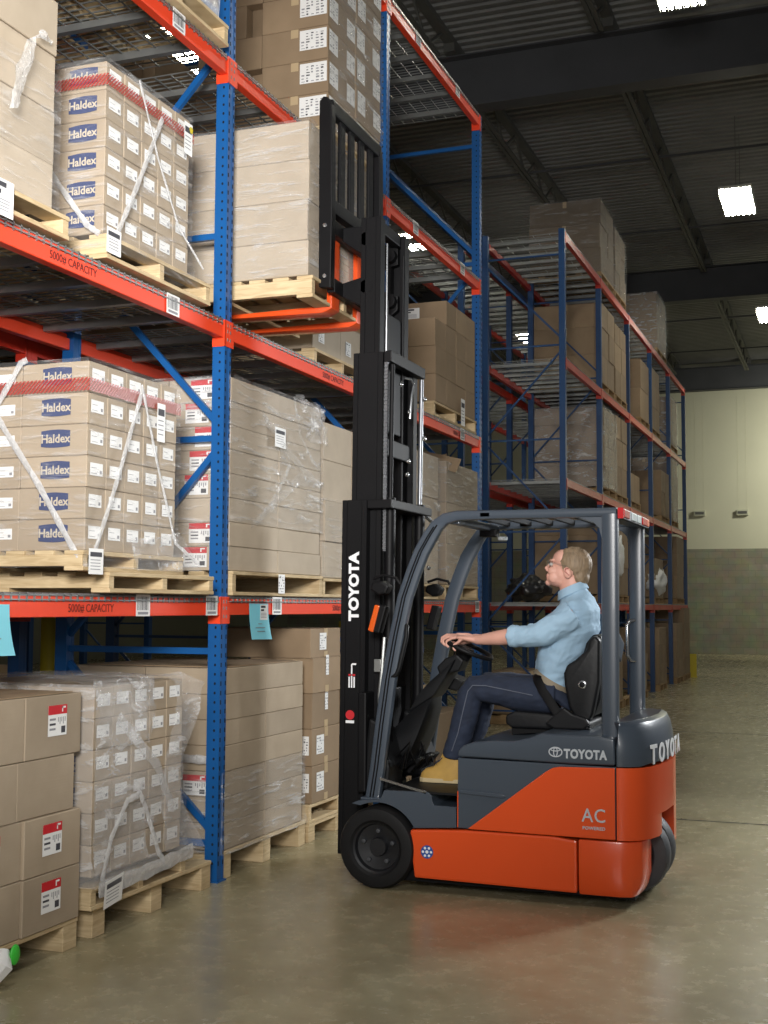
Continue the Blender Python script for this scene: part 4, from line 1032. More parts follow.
# ---- overhead guard
gy0, gy1 = .255, 1.165
fpts = [(.79, .445), (.818, .62), (.848, .86), (.882, 1.10), (.925, 1.33), (.972, 1.54), (1.02, 1.675), (1.065, 1.785), (1.115, 1.87), (1.152, 1.925), (1.20, 1.962), (1.27, 1.977), (1.45, 1.978)]
G = None
for y, s in ((gy0+.03, 1), (gy1-.03, -1)):
    mb = MB(); mb.rtube([(x, y, z) for x, z in fpts], .055, [.085]*(len(fpts)-5)+[.082, .074, .064, .056, .0505], up=(0, 1, 0)); mb.build('front_pillar', M['grey'], T0, smooth=.5)
    mb = MB()
    for dz in (-.018, .012): mb.tube([(x+dz*.6, y-s*.0285, z+dz*.3) for x, z in fpts[:-3]], .004, 6)
    mb.build('pillar_groove', M['black'], bpy.context.scene.objects[T0.children[-1].name], smooth=True)
    mb = MB(); mb.rtube([(1.40, y, 1.978), (1.8, y, 1.978), (2.12, y, 1.978)], .055, .05, up=(0, 1, 0)); mb.build('roof_rail', M['grey'], T0, smooth=.5)
    mb = MB(); mb.rtube([(2.085, y, 1.97), (2.082, y, 1.5), (2.078, y, .84)], .06, .086, up=(0, 1, 0)); mb.build('rear_pillar', M['grey'], T0, smooth=.5)
    mb = MB().prism([(2.045, 1.955), (1.93, 1.955), (2.0, 1.93), (2.03, 1.90), (2.045, 1.84)], 'y', y-.02, y+.02); mb.build('corner_gusset', M['grey'], T0)
    MB().box(.735, .90, y-.045, y+.045, .452, .466).build('pillar_foot', M['grey'], T0, bevel=.004)
for k in range(6):
    x = 1.33+k*.13; MB().bar((x, gy0+.05, 1.985), (x, gy1-.05, 1.985), .022, .03).build('roof_bar', M['matt'], T0, bevel=.004)
MB().bar((1.24, gy0+.05, 1.955), (1.24, gy1-.05, 1.955), .06, .04).build('roof_front_bar', M['grey'], T0, bevel=.006)
MB().bar((2.09, gy0+.05, 1.972), (2.09, gy1-.05, 1.972), .07, .05).build('roof_rear_bar', M['grey'], T0, bevel=.006)
lb = MB().box(2.128, 2.15, gy0+.01, gy1-.01, 1.945, 2.0).build('rear_light_bar', M['black'], T0, bevel=.004)
for y, w_, m_ in ((.375, .16, 'redlens'), (.62, .14, 'whitelens'), (.79, .11, 'whitelens'), (.975, .15, 'redlens'), (1.10, .06, 'amber')):
    MB().box(2.149, 2.158, y-w_/2, y+w_/2, 1.953, 1.993).build('lamp_lens', M[m_], lb, bevel=.003)
MB().box(2.128, 2.157, gy0+.005, gy0+.02, 1.945, 2.0).build('lamp_end', M['redlens'], lb)
# work lamp, mirror, signal lamps
lamp = MB().box(1.20, 1.30, .93, 1.02, 1.90, 1.945).build('roof_lamp', M['black'], T0, bevel=.006)
MB().lathe([(.03, 0), (.028, -.02), (0, -.022)], (1.33, .975, 1.90), 'z', 16).build('lamp_glass', M['whitelens'], lamp)
for y, s in ((gy0-.01, 1), (gy1+.01, -1)):
    b = MB().prism([(.795, 1.355), (.845, 1.345), (.885, 1.49), (.835, 1.50)], 'y', y-.03, y+.04).build('signal_lamp', M['black'], T0, bevel=.008)
    if s > 0: MB().prism([(.782, 1.362), (.812, 1.35), (.85, 1.494), (.822, 1.5)], 'y', y-.036, y+.03).build('amber_lens', M['amber'], b, bevel=.006)
    h = MB().prism([(.84, 1.55), (.88, 1.56), (.90, 1.60), (.86, 1.63), (.80, 1.62), (.79, 1.58)], 'y', y-.03, y+.05).build('headlamp', M['black'], T0, bevel=.012)
    MB().tube([(.80, y, 1.64), (.86, y, 1.66), (.93, y, 1.645), (.955, y, 1.61)], .008, 8).build('lamp_bracket', M['black'], h, smooth=True)
# grab handles
MB().tube([(.965, gy0+.03, 1.40), (.985, gy0+.015, 1.385), (.985, gy0+.01, 1.33), (.945, gy0+.01, 1.16), (.93, gy0+.01, 1.125), (.90, gy0+.015, 1.11), (.868, gy0+.03, 1.095)], .013, 10).build('grab_handle', M['blackplas'], T0, smooth=True)
MB().tube([(2.075, gy1-.05, 1.42), (2.05, gy1-.085, 1.415), (2.035, gy1-.095, 1.39), (2.035, gy1-.095, 1.22), (2.05, gy1-.085, 1.19), (2.075, gy1-.05, 1.185)], .011, 10).build('rear_grab_handle', M['steel'], T0, smooth=True)
# seat
seat = MB().loft([[(x, YM+yy*w_, z) for x, z in ((1.51, -.01), (1.475, .01), (1.475, .055), (1.52, .078), (1.65, .072), (1.86, .06), (1.93, .03), (1.93, -.01))] for yy, w_ in ((-1, .235), (-.9, .245), (.9, .245), (1, .235))])
seat.v = [(x, y, z+.853) for x, y, z in seat.v]
seat.build('seat_cushion', M['vinyl'], T0, bevel=.02, segs=3, smooth=.8)
back = [(1.86, .90), (1.825, .96), (1.80, 1.08), (1.795, 1.14), (1.812, 1.185), (1.86, 1.215), (1.92, 1.27), (1.93, 1.32), (1.96, 1.345), (1.99, 1.32), (1.985, 1.1), (1.95, .93), (1.93, .89)]
for y0, y1, nm in ((YM-.245, YM-.17, 'side_bolster'), (YM+.17, YM+.245, 'side_bolster')):
    MB().prism(back, 'y', y0, y1).build(nm, M['vinyl'], T0, bevel=.018, segs=3, smooth=.8)
MB().prism([(1.86, .91), (1.845, 1.0), (1.86, 1.15), (1.90, 1.30), (1.94, 1.35), (1.985, 1.34), (1.975, 1.0), (1.94, .91)], 'y', YM-.17, YM+.17).build('seat_back', M['vinyl'], T0, bevel=.02, segs=3, smooth=.8)
kn = MB().lathe([(.021, 0), (.021, -.014), (.015, -.016), (.013, -.012), (0, -.012)], (1.898, YM-.245, 1.085), 'y', 20).build('lumbar_knob', M['steel'], T0, smooth=.5)
MB().lathe([(.0125, 0), (.0125, -.016), (0, -.017)], (1.898, YM-.245, 1.085), 'y', 16).build('knob_centre', M['black'], kn)
MB().prism([(1.70, .875), (1.76, .93), (1.80, .965), (1.85, .93), (1.92, .91), (1.94, .88), (1.90, .85), (1.75, .85)], 'y', YM-.275, YM-.235).build('belt_anchor', M['blackplas'], T0, bevel=.01)
MB().prism([(1.50, .805), (1.92, .845), (1.92, .86), (1.50, .86)], 'y', YM-.2, YM+.2).build('seat_base', M['black'], T0)
MB().bar((2.01, YM-.05, 1.34), (2.03, YM+.1, 1.24), .05, .12).build('document_clip', M['grey'], T0, bevel=.01)
# steering column and wheel
col = MB(); 
col.loft([[(x-.065*c, YM+w_*yy, z-.055*c*.9) if False else (x+c*nx*h, YM+yy*w_, z+c*nz*h) for c, yy in ((-1, -1), (-1.15, -.6), (-1.15, .6), (-1, 1), (1, 1), (1.1, .6), (1.1, -.6), (1, -1))] for x, z, h, w_, nx, nz in ((.79, .60, .10, .17, .9, .2), (.845, .74, .125, .17, .85, .3), (.90, .86, .12, .14, .8, .45), (.945, .935, .075, .10, .8, .5), (.955, .95, .09, .11, .8, .5), (1.02, 1.06, .115, .11, .75, .55), (1.07, 1.13, .105, .10, .7, .6))])
col.build('steering_column', M['blackplas'], T0, bevel=.012, smooth=.6)
MB().prism([(1.05, 1.10), (1.16, 1.13), (1.19, 1.19), (1.15, 1.225), (1.08, 1.20), (1.03, 1.15)], 'y', YM-.075, YM+.075).build('column_head', M['blackplas'], T0, bevel=.012)
MB().prism([(.72, .50), (.86, .50), (.87, .62), (.80, .86), (.75, .88), (.73, .7)], 'y', YM-.40, YM-.16).build('dash_cowl', M['blackplas'], T0, bevel=.015)
MB().prism([(.72, .50), (.86, .50), (.87, .62), (.80, .86), (.75, .88), (.73, .7)], 'y', YM+.16, YM+.40).build('dash_cowl', M['blackplas'], T0, bevel=.015)
MB().box(.69, .74, YM-.42, YM+.42, .48, 1.02).build('front_bulkhead', M['black'], T0, bevel=.01)
SW = Vector((1.190, YM, 1.258)); nrm = Vector((.40, 0, .917)).normalized(); e1 = Vector((nrm.z, 0, -nrm.x)); e2 = Vector((0, 1, 0)); SR = .148
def swp(a, r=SR, h=0): return SW + e1*(r*math.cos(a)) + e2*(r*math.sin(a)) + nrm*h
sw = MB().tube([swp(2*PI*i/40) for i in range(40)], .0125, 10, closed=True, up=(0, 0, 1)).build('steering_wheel', M['blackplas'], T0, smooth=True)
mb = MB()
for a in (0, 2.1, -2.1): mb.bar(swp(a, .03, -.02), swp(a, SR, 0), .03, .012, up=tuple(nrm))
mb.build('wheel_spoke', M['blackplas'], sw)
mb = MB().tube([SW-nrm*.07, SW-nrm*.02, SW+nrm*.002], [.035, .05, .042], 20); mb.build('wheel_hub', M['blackplas'], sw, smooth=.6)
for k in range(3):
    y = YM+.2+k*.05
    lv = MB().tube([(1.0, y, 1.08), (1.05, y, 1.2), (1.06, y, 1.27)], .006, 8).build('control_lever', M['black'], T0, smooth=True)
    MB().ell((1.06, y, 1.285), (.015, .015, .02)).build('lever_knob', M['blackplas'], lv, smooth=True)
MB().prism([(.93, 1.03), (1.08, 1.0), (1.12, 1.06), (.97, 1.11)], 'y', YM+.16, YM+.34).build('lever_console', M['blackplas'], T0, bevel=.01)
for k, y in enumerate((YM-.12, YM+.05, YM+.15)):
    MB().prism([(.88, .57), (.90, .56), (.97, .64), (.95, .65)], 'y', y-.04, y+.04).build('pedal', M['black'], T0, bevel=.004)
mb = MB()
for k in range(9):
    rr = random.Random(k); mb.tube([(.80+rr.uniform(0, .1), YM-.3+k*.05, .62), (.86+rr.uniform(0, .1), YM-.33+k*.05, .68+rr.uniform(-.05, .1)), (.93+rr.uniform(-.05, .05), YM-.3+k*.05, .60)], .008, 6)
mb.build('cable_loom', M['black'], T0, smooth=True)
# ---- mast
def tilt(z): return .007*(z-.3)
def rail(x0, x1, y0, y1, z0, z1, nm, s, lip=.03):
    mb = MB()
    def bx(a, b, c, d): mb.loft([[(a+tilt(z), c, z), (b+tilt(z), c, z), (b+tilt(z), d, z), (a+tilt(z), d, z)] for z in (z0, z1)])
    web = (y0, y0+.022) if s > 0 else (y1-.022, y1)
    web = (web[0]+.001, web[1]-.001)
    bx(x0+lip, x1-lip, *web); bx(x0, x0+lip, y0, y1); bx(x1-lip, x1, y0, y1)
    return mb.build(nm, M['black'], T0, bevel=.002, segs=1)
MN, MF = .365, 1.075
for s, a in ((1, MN), (-1, MF)):
    o1 = rail(.552, .70, a if s > 0 else a-.08, a+.08 if s > 0 else a, .13, 2.085, 'outer_mast_rail', s)
    rail(.585, .765, (a+.055) if s > 0 else a-.135, (a+.135) if s > 0 else a-.055, .5, 2.93, 'middle_mast_rail', s)
    rail(.60, .722, (a+.11) if s > 0 else a-.185, (a+.185) if s > 0 else a-.11, 1.25, 3.735, 'inner_mast_rail', s)
    yc = a+s*.10
    MB().tube([(.80, yc, .25), (.815, yc, 2.10)], .032, 14).build('lift_cylinder', M['black'], T0, smooth=True)
    MB().tube([(.815, yc, 2.1), (.825, yc, 2.86)], .014, 12).build('cylinder_rod', M['rod'] if s < 0 else M['black'], T0, smooth=True)
    MB().tube([(.735, a+s*.215, 1.3), (.745, a+s*.215, 3.6)], .007, 8).build('hydraulic_pipe', M['steel'] if s > 0 else M['black'], T0, smooth=True)
    if s < 0: continue
    mb = MB()
    for k in range(105):
        z = 1.80+k*.0105
        mb.box(.772+tilt(z), .790+tilt(z), a+.075-(.012 if k % 2 else .006), a+.075+(.012 if k % 2 else .006), z, z+.009)
    mb.build('lift_chain', M['chain'], T0)
mb = MB().box(.712, .86, MN+.002, MF-.002, 2.035, 2.085); mb.build('outer_tie_bar', M['black'], T0, bevel=.006)
MB().box(.68, .75, MN, MF, .6, .72).build('lower_tie_bar', M['black'], T0, bevel=.006)
MB().box(.787, .835, MN+.057, MF-.057, 2.87, 2.935).build('middle_tie_bar', M['black'], T0, bevel=.006)
MB().box(.75, .77, MN+.14, MF-.14, 2.35, 2.45).build('middle_cross_plate', M['black'], T0, bevel=.006)
MB().box(.66, .72, MN+.14, MF-.14, 3.665, 3.735).build('inner_tie_bar', M['black'], T0, bevel=.006)
MB().box(.70, .735, MN+.12, MF-.12, 2.5, 3.2).build('inner_cross_plate', M['black'], T0, bevel=.006)
MB().tube([(.655, YM, .6), (.665, YM, 3.3)], .038, 16).build('free_lift_cylinder', M['black'], T0, smooth=True)
MB().tube([(.62, YM-.1, 2.0), (.635, YM-.1, 3.5)], .014, 10).tube([(.62, YM-.14, 2.0), (.635, YM-.14, 3.5)], .014, 10).build('hose_pair', M['black'], T0, smooth=True)
for (y, z) in ((MN+.19, 2.76), (MN+.33, 2.62), (MN+.3, 2.25), (MN+.32, 2.33), (MF-.1, 2.74), (MF-.1, 2.5), (MN+.18, 1.60), (MN+.3, 1.69), (MF-.12, 1.72), (MN+.33, 1.80)):
    MB().ell((.845 if z > 2 else .88, y, z), (.012, .018, .014)).build('mast_bolt', M['steel'], T0, smooth=True)
MB().tube([(.84, MN+.25, 2.81), (.86, MN+.32, 2.81), (.865, MN+.35, 2.78), (.86, MN+.33, 2.72), (.85, MN+.33, 2.58)], .008, 8).build('hose_fitting', M['steel'], T0, smooth=True)
MB().tube([(.88, MF-.16, 2.02), (.9, MF-.10, 1.99), (.91, MF-.03, 2.0)], .012, 8).build('mast_pin', M['steel'], T0, smooth=True)
MB().box(.76, .80, MN-.0, MN+.03, 1.13, 1.20).build('bracket_plate', M['galv'], T0, bevel=.003)
MB().box(.69, .78, MN-.012, MN+.0, .67, .73).build('stay_plate', M['galv'], T0, bevel=.003)
MB().tube([(.80, MN, .8), (.80, MN-.02, 1.0), (.815, MN-.02, 1.15), (.82, MN, 1.32)], .01, 8).build('hydraulic_hose', M['galv'], T0, smooth=True)
# carriage, forks, load backrest
CX = .445; B0, B1 = .30, 1.16
MB().box(CX+.0, CX+.05, B0+.095, B1-.055, 3.63, 3.71).build('carriage_bar', M['black'], T0, bevel=.005); MB().box(CX, CX+.05, B0+.095, B1-.055, 3.29, 3.37).build('carriage_bar', M['black'], T0, bevel=.005)
for y in (MN+.17, MF-.17):
    cp = MB().prism([(CX+.045, 3.29), (.62, 3.22), (.70, 3.28), (.70, 3.37), (.62, 3.40), (CX+.045, 3.37)], 'y', y-.02, y+.02).build('carriage_plate', M['black'], T0, bevel=.006)
    MB().prism([(CX+.045, 3.62), (.60, 3.54), (.70, 3.56), (.70, 3.66), (.60, 3.70), (CX+.045, 3.70)], 'y', y-.02, y+.02).build('carriage_plate', M['black'], T0, bevel=.006)
    for z in (3.33, 3.61): MB().lathe([(.04, -.03), (.045, .03), (0, .03)], (.655, y-.03, z), 'y', 18).build('mast_roller', M['black'], cp)
for y in (.53, .93):
    mb = MB().prism([(CX-.032, 3.205), (CX-.002, 3.22), (CX-.002, 3.72), (CX-.03, 3.72), (CX-.034, 3.245), (CX-.05, 3.235), (-.62, 3.222), (-.62, 3.212), (-.3, 3.205), (CX-.06, 3.195)], 'y', y-.06, y+.06)
    mb.build('fork', M['orange'], T0, bevel=.006, smooth=.5)
lb_ = T0
def side_plate(y):
    MB().prism([(CX-.025, 3.31), (CX+.05, 3.30), (CX+.055, 3.75), (CX+.05, 4.30), (CX+.045, 4.38), (CX+.02, 4.425), (CX-.005, 4.43), (CX-.03, 4.405), (CX-.03, 4.3)], 'y', y-.03, y+.03).build('backrest_side', M['black'], T0, bevel=.006)
side_plate(B0+.06); side_plate(B1-.02)
MB().box(CX-.005, CX+.045, B0+.06, B1, 4.335, 4.42).build('backrest_top', M['black'], T0, bevel=.01); MB().box(CX-.005, CX+.045, B0+.06, B1, 3.755, 3.835).build('backrest_bottom', M['black'], T0, bevel=.006)
for y0, y1 in ((.505, .58), (.655, .727), (.812, .888), (.968, 1.04)):
    MB().box(CX+.012, CX+.034, y0, y1, 3.8, 4.38).build('backrest_bar', M['black'], T0, bevel=.006)
for z in (3.37, 3.665): MB().lathe([(.012, 0), (.012, -.01), (0, -.012)], (CX+.015, B0+.03, z), 'y', 10).build('backrest_bolt', M['steel'], T0)
# ---- lettering and marks
def word(s, size, x, y, z, face='y', bold=.004, sx=1.12, parent=T0, mat='silvertext', rot=None):
    return text('lettering', s, size, M[mat], parent, (x, y, z), rot or face, bold, .001, sx, 1.08)
word('TOYOTA', .062, 1.966, YN-.001, .7525, bold=.0026, sx=.80)
e = MB()
def ring(cx, cz, a, b, w, y):
    n = 36
    for i in range(n):
        t0, t1 = 2*PI*i/n, 2*PI*(i+1)/n
        e.add([(cx+a*math.cos(t0), y, cz+b*math.sin(t0)), (cx+a*math.cos(t1), y, cz+b*math.sin(t1)), (cx+(a-w)*math.cos(t1), y, cz+(b-w)*math.sin(t1)), (cx+(a-w)*math.cos(t0), y, cz+(b-w)*math.sin(t0))], [(0, 1, 2, 3)])
ring(1.815, .7605, .036, .026, .006, YN-.0012); ring(1.815, .7605, .012, .025, .005, YN-.0014); ring(1.815, .773, .026, .010, .005, YN-.0016)
e.build('emblem', M['silvertext'], T0)
word('AC', .095, 2.008, YN-.004, .452, bold=.0005, sx=.9, mat='silvertext'); word('POWERED', .022, 2.008, YN-.004, .392, bold=.0006, sx=1.05)
# letters wrapped round the rear corner
pl = plan(2.122, .006, .003)[:8]
def along(t):
    d = 0; pts = [Vector(p) for p in pl]
    for a, b in zip(pts[:-1], pts[1:]):
        L = (b-a).length
        if d+L >= t: 
            q = a.lerp(b, (t-d)/L); return q, (b-a).normalized()
        d += L
    e_ = pts[-1]; return e_+Vector((0, t-d)), Vector((0, 1))
for i, ch in enumerate('TOYOTA'):
    q, d = along(.24+i*.122)
    n2 = Vector((d.y, -d.x))
    text('rear_lettering', ch, .132, M['whitetext'], T0, (q.x+n2.x*.004, q.y+n2.y*.004, .748), ((d.x, d.y, 0), (0, 0, 1)), .004, .002, .95)
o1 = word('TOYOTA', .078, .632+tilt(1.6), MN-.002, 1.60, bold=.004, sx=1.12, rot=((0, 0, 1), (-1, 0, 0)), mat='whitetext')
d = MB().lathe([(.034, 0), (.034, -.002), (0, -.002)], (1.131, YN-.001, .213), 'y', 28).build('round_decal', M['decalblue'], T0)
mb = MB()
for k in range(6): a = 2*PI*k/6; mb.ell((1.131+.022*math.cos(a), YN-.0035, .213+.022*math.sin(a)), (.007, .001, .007), None, 10, 6)
mb.ell((1.131, YN-.0035, .213), (.009, .001, .009), None, 12, 6); mb.build('decal_dots', M['whitetext'], d)
k = MB().box(.605, .655, MN-.0015, MN, 1.03, 1.18)
for i in range(3): k.box(.61+i*.015, .618+i*.015, MN-.003, MN-.0014, 1.04, 1.10 if i != 1 else 1.17, 1)
k.box(.61, .65, MN-.003, MN-.0014, 1.105, 1.115, 2).box(.63, .655, MN-.003, MN-.0014, 1.165, 1.175, 1).build('warning_sticker', [M['black'], M['whitetext'], M['labred']], T0)
k = MB().lathe([(.026, 0), (.026, -.002), (0, -.002)], (.62, MN, .89), 'y', 20).box(.595, .645, MN-.003, MN, .845, .86, 1).build('maker_sticker', [M['labred'], M['whitetext']], T0)

# ------------------------------------------------------------------ the load on the forks
pallet(.435, .215, 1.2, 3.226, 'pale pallet lifted on the orange forks', None, depth=1.15, h=.125, boards=8)
g = 'large cartons lifted on the forks'; zs = 3.355
for k, h in enumerate((.205, .235, .235, .225)):
    carton(.40, .22, zs, 1.12, .97, h, 'large pale carton, %s, raised load on the forks' % layer_word(k, 4), g, 'card2', .004, rot=.003); zs += h
film_box(-.70, .412, .208, 1.2, 3.36, zs+.004, 'clear stretch film with white bunches around the raised load', 'wrap', .009, 71)

# ------------------------------------------------------------------ the driver
def remeshed(mb, name, mat, parent, voxel, smooth=3, post=None, cut=None):
    me = mb.mesh(name, mat)
    t = bpy.data.objects.new('remesh_temp', me); C.objects.link(t)
    r = t.modifiers.new('r', 'REMESH'); r.mode = 'VOXEL'; r.voxel_size = voxel
    if smooth:
        s = t.modifiers.new('s', 'SMOOTH'); s.factor = .5; s.iterations = smooth
    bpy.context.view_layer.update()
    m2 = bpy.data.meshes.new_from_object(t.evaluated_get(bpy.context.evaluated_depsgraph_get()))
    bpy.data.objects.remove(t); m2.name = name
    bm = bmesh.new(); bm.from_mesh(m2); bm.normal_update()
    if cut: bmesh.ops.delete(bm, geom=[v for v in bm.verts if not cut(v.co)], context='VERTS')
    if post:
        mv = [(v, post(v.co, v.normal)) for v in bm.verts]
        for v, d in mv: v.co += v.normal*d
    bm.to_mesh(m2); bm.free()
    m2.materials.clear(); m2.materials.append(mat)
    m2.polygons.foreach_set('use_smooth', [True]*len(m2.polygons)); m2.update()
    return link(name, m2, parent)
P0 = thing('person', (1.70, YM, .93), 'fair-haired man in light blue shirt and jeans driving the forklift, looking up', 'person')
def tring(c, u, a, b, n=28):
    d = Vector((u[0], 0, u[1])).normalized()
    return [Vector((c[0], YM, c[1])) + d*(a*math.cos(2*PI*i/n)) + Vector((0, 1, 0))*(b*math.sin(2*PI*i/n)) for i in range(n)]
TS = [((1.695, 1.085), (.86, -.5), .110, .160), ((1.702, 1.15), (.9, -.42), .118, .166), ((1.748, 1.26), (.95, -.3), .133, .176), ((1.798, 1.375), (.98, -.08), .138, .194), ((1.82, 1.465), (.98, .10), .118, .200), ((1.815, 1.525), (.95, .25), .092, .14), ((1.802, 1.558), (.93, .36), .080, .082), ((1.798, 1.582), (.92, .40), .075, .076)]
def m_(p, s): return Vector((p[0], p[1] if s > 0 else 2*YM-p[1], p[2]))
arm = [((1.835, .555, 1.455), .076), ((1.76, .527, 1.40), .073), ((1.66, .513, 1.345), .067), ((1.57, .512, 1.333), .058), ((1.505, .525, 1.335), .053)]
fore = [((1.55, .515, 1.333), .045), ((1.50, .525, 1.333), .0455), ((1.42, .545, 1.322), .041), ((1.33, .572, 1.312), .031), ((1.28, .590, 1.309), .027)]
leg = [((1.715, .625, 1.005), .10), ((1.60, .605, 1.012), .098), ((1.47, .588, 1.025), .09), ((1.36, .58, 1.042), .08), ((1.275, .577, 1.043), .073), ((1.245, .577, .995), .071), ((1.225, .577, .90), .07), ((1.195, .578, .79), .066), ((1.160, .58, .69), .064), ((1.152, .58, .655), .064)]
def scaled(path, k, d=0.): return [(p, r*k+d) for p, r in path]
def put(mb, path, s, n=18):
    mb.tube([m_(p, s) for p, r in path], [r for p, r in path], n)
body = MB()
body.loft([tring(c, u, a-(.028 if c[1] > 1.53 else .04), b-(.03 if c[1] > 1.53 else .05)) for c, u, a, b in [((1.73, .985), (.9, -.4), .12, .17)]+TS])
for s in (1, -1):
    put(body, scaled(arm, .62), s); put(body, fore, s); put(body, scaled(leg, .72), s)
    put(body, [((1.158, .58, .72), .042), ((1.15, .58, .60), .034), ((1.10, .58, .565), .035), ((1.02, .58, .555), .03)], s)
    # hand: palm, four fingers of different lengths over the rim, thumb inside
    w0 = m_((1.28, .590, 1.309), s); rings = []
    for (x, y, z, a, b) in ((1.285, .590, 1.309, .023, .030), (1.26, .593, 1.311, .020, .034), (1.225, .597, 1.316, .018, .040), (1.195, .600, 1.320, .015, .041), (1.172, .601, 1.320, .010, .036)):
        rings.append([m_((x+.25*a*math.cos(q), y+b*math.sin(q), z+a*math.cos(q)), s) for q in [2*PI*i/16 for i in range(16)]])
    body.loft(rings)
    for y, r, ln in ((.573, .0078, .86), (.589, .0086, .97), (.605, .0090, 1.03), (.622, .0088, .96)):
        e = math.sqrt(max(.0004, SR*SR-(y-YM)**2)); rx, rz = SW.x-e1.x*e, SW.z-e1.z*e
        yk = .601+(y-.601)*.95
        pts = [(1.205, yk, 1.318), (max(rx+.042, 1.165), yk, rz+.029 if y > .6 else 1.320), (rx+.012, y, rz+.029), (rx-.018*ln, y, rz+.013), (rx-.020*ln, y, rz-.010), (rx-.004, y, rz-.023*ln)]
        body.tube([m_(p, s) for p in pts], [r*1.1, r*1.12, r*1.05, r, r*.95, r*.8], 10)
    body.tube([m_(p, s) for p in ((1.255, .610, 1.305), (1.220, .635, 1.300), (1.185, .650, 1.292), (1.155, .655, 1.285), (1.135, .653, 1.280))], [.016, .0145, .0115, .0105, .008], 10)
# neck and head
body.loft([tring((1.815, 1.52), (1, .3), .068, .07), tring((1.79, 1.60), (1, .3), .068, .061), tring((1.785, 1.66), (1, .2), .064, .058)])
HX = Matrix.Rotation(math.radians(-14), 3, 'Y')
body.ell((1.802, YM, 1.725), (.099, .076, .097)); body.ell((1.835, YM, 1.665), (.048, .058, .058))
body.ell((1.737, YM, 1.683), (.073, .060, .082), Matrix.Rotation(math.radians(12), 3, 'Y'))
body.ell((1.718, YM, 1.640), (.068, .052, .037), Matrix.Rotation(math.radians(8), 3, 'Y')); body.ell((1.743, YM, 1.757), (.056, .063, .054))
body.ell((1.661, YM, 1.627), (.018, .025, .018))
body.tube([(1.690, YM, 1.750), (1.666, YM, 1.728), (1.648, YM, 1.708), (1.646, YM, 1.700)], [.007, .0075, .0095, .009], 10)
for s in (1, -1):
    body.ell((1.658, YM+s*.010, 1.696), (.011, .008, .008)); body.ell((1.689, YM+s*.030, 1.748), (.016, .027, .009))
    body.ell((1.693, YM+s*.040, 1.690), (.028, .022, .026)); body.ell((1.700, YM+s*.045, 1.655), (.03, .015, .03))
    body.ell((1.782, YM+s*.079, 1.678), (.022, .008, .033), Matrix.Rotation(math.radians(-18), 3, 'Y')); body.ell((1.790, YM+s*.070, 1.672), (.018, .012, .02))
body.ell((1.661, YM, 1.669), (.012, .026, .008)); body.ell((1.661, YM, 1.654), (.011, .023, .008)); body.ell((1.666, YM, 1.66), (.016, .030, .024))
remeshed(body, 'body', M['skin'], P0, .0042, 2)
lip = MB().ell((1.6580, YM, 1.6675), (.011, .024, .0058)).ell((1.6585, YM, 1.6555), (.0105, .021, .006)); lip.build('lips', M['lip'], P0, smooth=True)
for s in (1, -1):
    ey = MB().ell((1.6845, YM+s*.031, 1.728), (.0125, .0135, .0105)).build('eye', M['eye'], P0, smooth=True)
    MB().ell((1.674, YM+s*.031, 1.7305), (.0035, .0055, .0055)).build('iris', M['iris'], ey, smooth=True)
    MB().tube([(1.678, YM+s*.014, 1.757), (1.676, YM+s*.030, 1.763), (1.686, YM+s*.050, 1.758)], [.002, .003, .002], 8).build('eyebrow', M['hair'], P0, smooth=True)
    MB().tube([(1.796, YM+s*.085, 1.664), (1.772, YM+s*.086, 1.686), (1.775, YM+s*.087, 1.700), (1.792, YM+s*.086, 1.703)], .0035, 6).build('ear_fold', M['lip'], P0, smooth=True)
hair = MB().ell((1.804, YM, 1.727), (.1015, .0795, .0995), None, 32, 20).ell((1.838, YM, 1.662), (.052, .063, .062), None, 24, 14)
def hair_keep(p):
    if p.z > 1.688: return p.x > 1.716+(1.815-p.z)*.33 - (.010 if p.z > 1.805 else 0)
    if abs(p.y-YM) > .045: return p.x > 1.803+(1.705-p.z)*.25 and p.z > 1.625
    return p.x > 1.80 and p.z > 1.612
remeshed(hair, 'hair', M['hair'], P0, .005, 2, post=lambda c, n: .0022*mnoise.noise(c*Vector((90, 90, 50))), cut=hair_keep)
gl = MB()
for s in (1, -1):
    cv = [(1.655, .006), (1.656, .03), (1.664, .052), (1.685, .070), (1.700, .076)]
    for z0, z1 in ((1.712, 1.752),):
        gl.loft([[(x+.004, YM+s*y, z0), (x, YM+s*y, z0), (x-.001, YM+s*y, z1), (x+.003, YM+s*y, z1)] for x, y in cv])
g_ = gl.build('safety_glasses', M['lens'], P0, smooth=.6)
for s in (1, -1): MB().bar((1.698, YM+s*.077, 1.738), (1.785, YM+s*.083, 1.712), .003, .010).build('temple', M['lens'], g_)
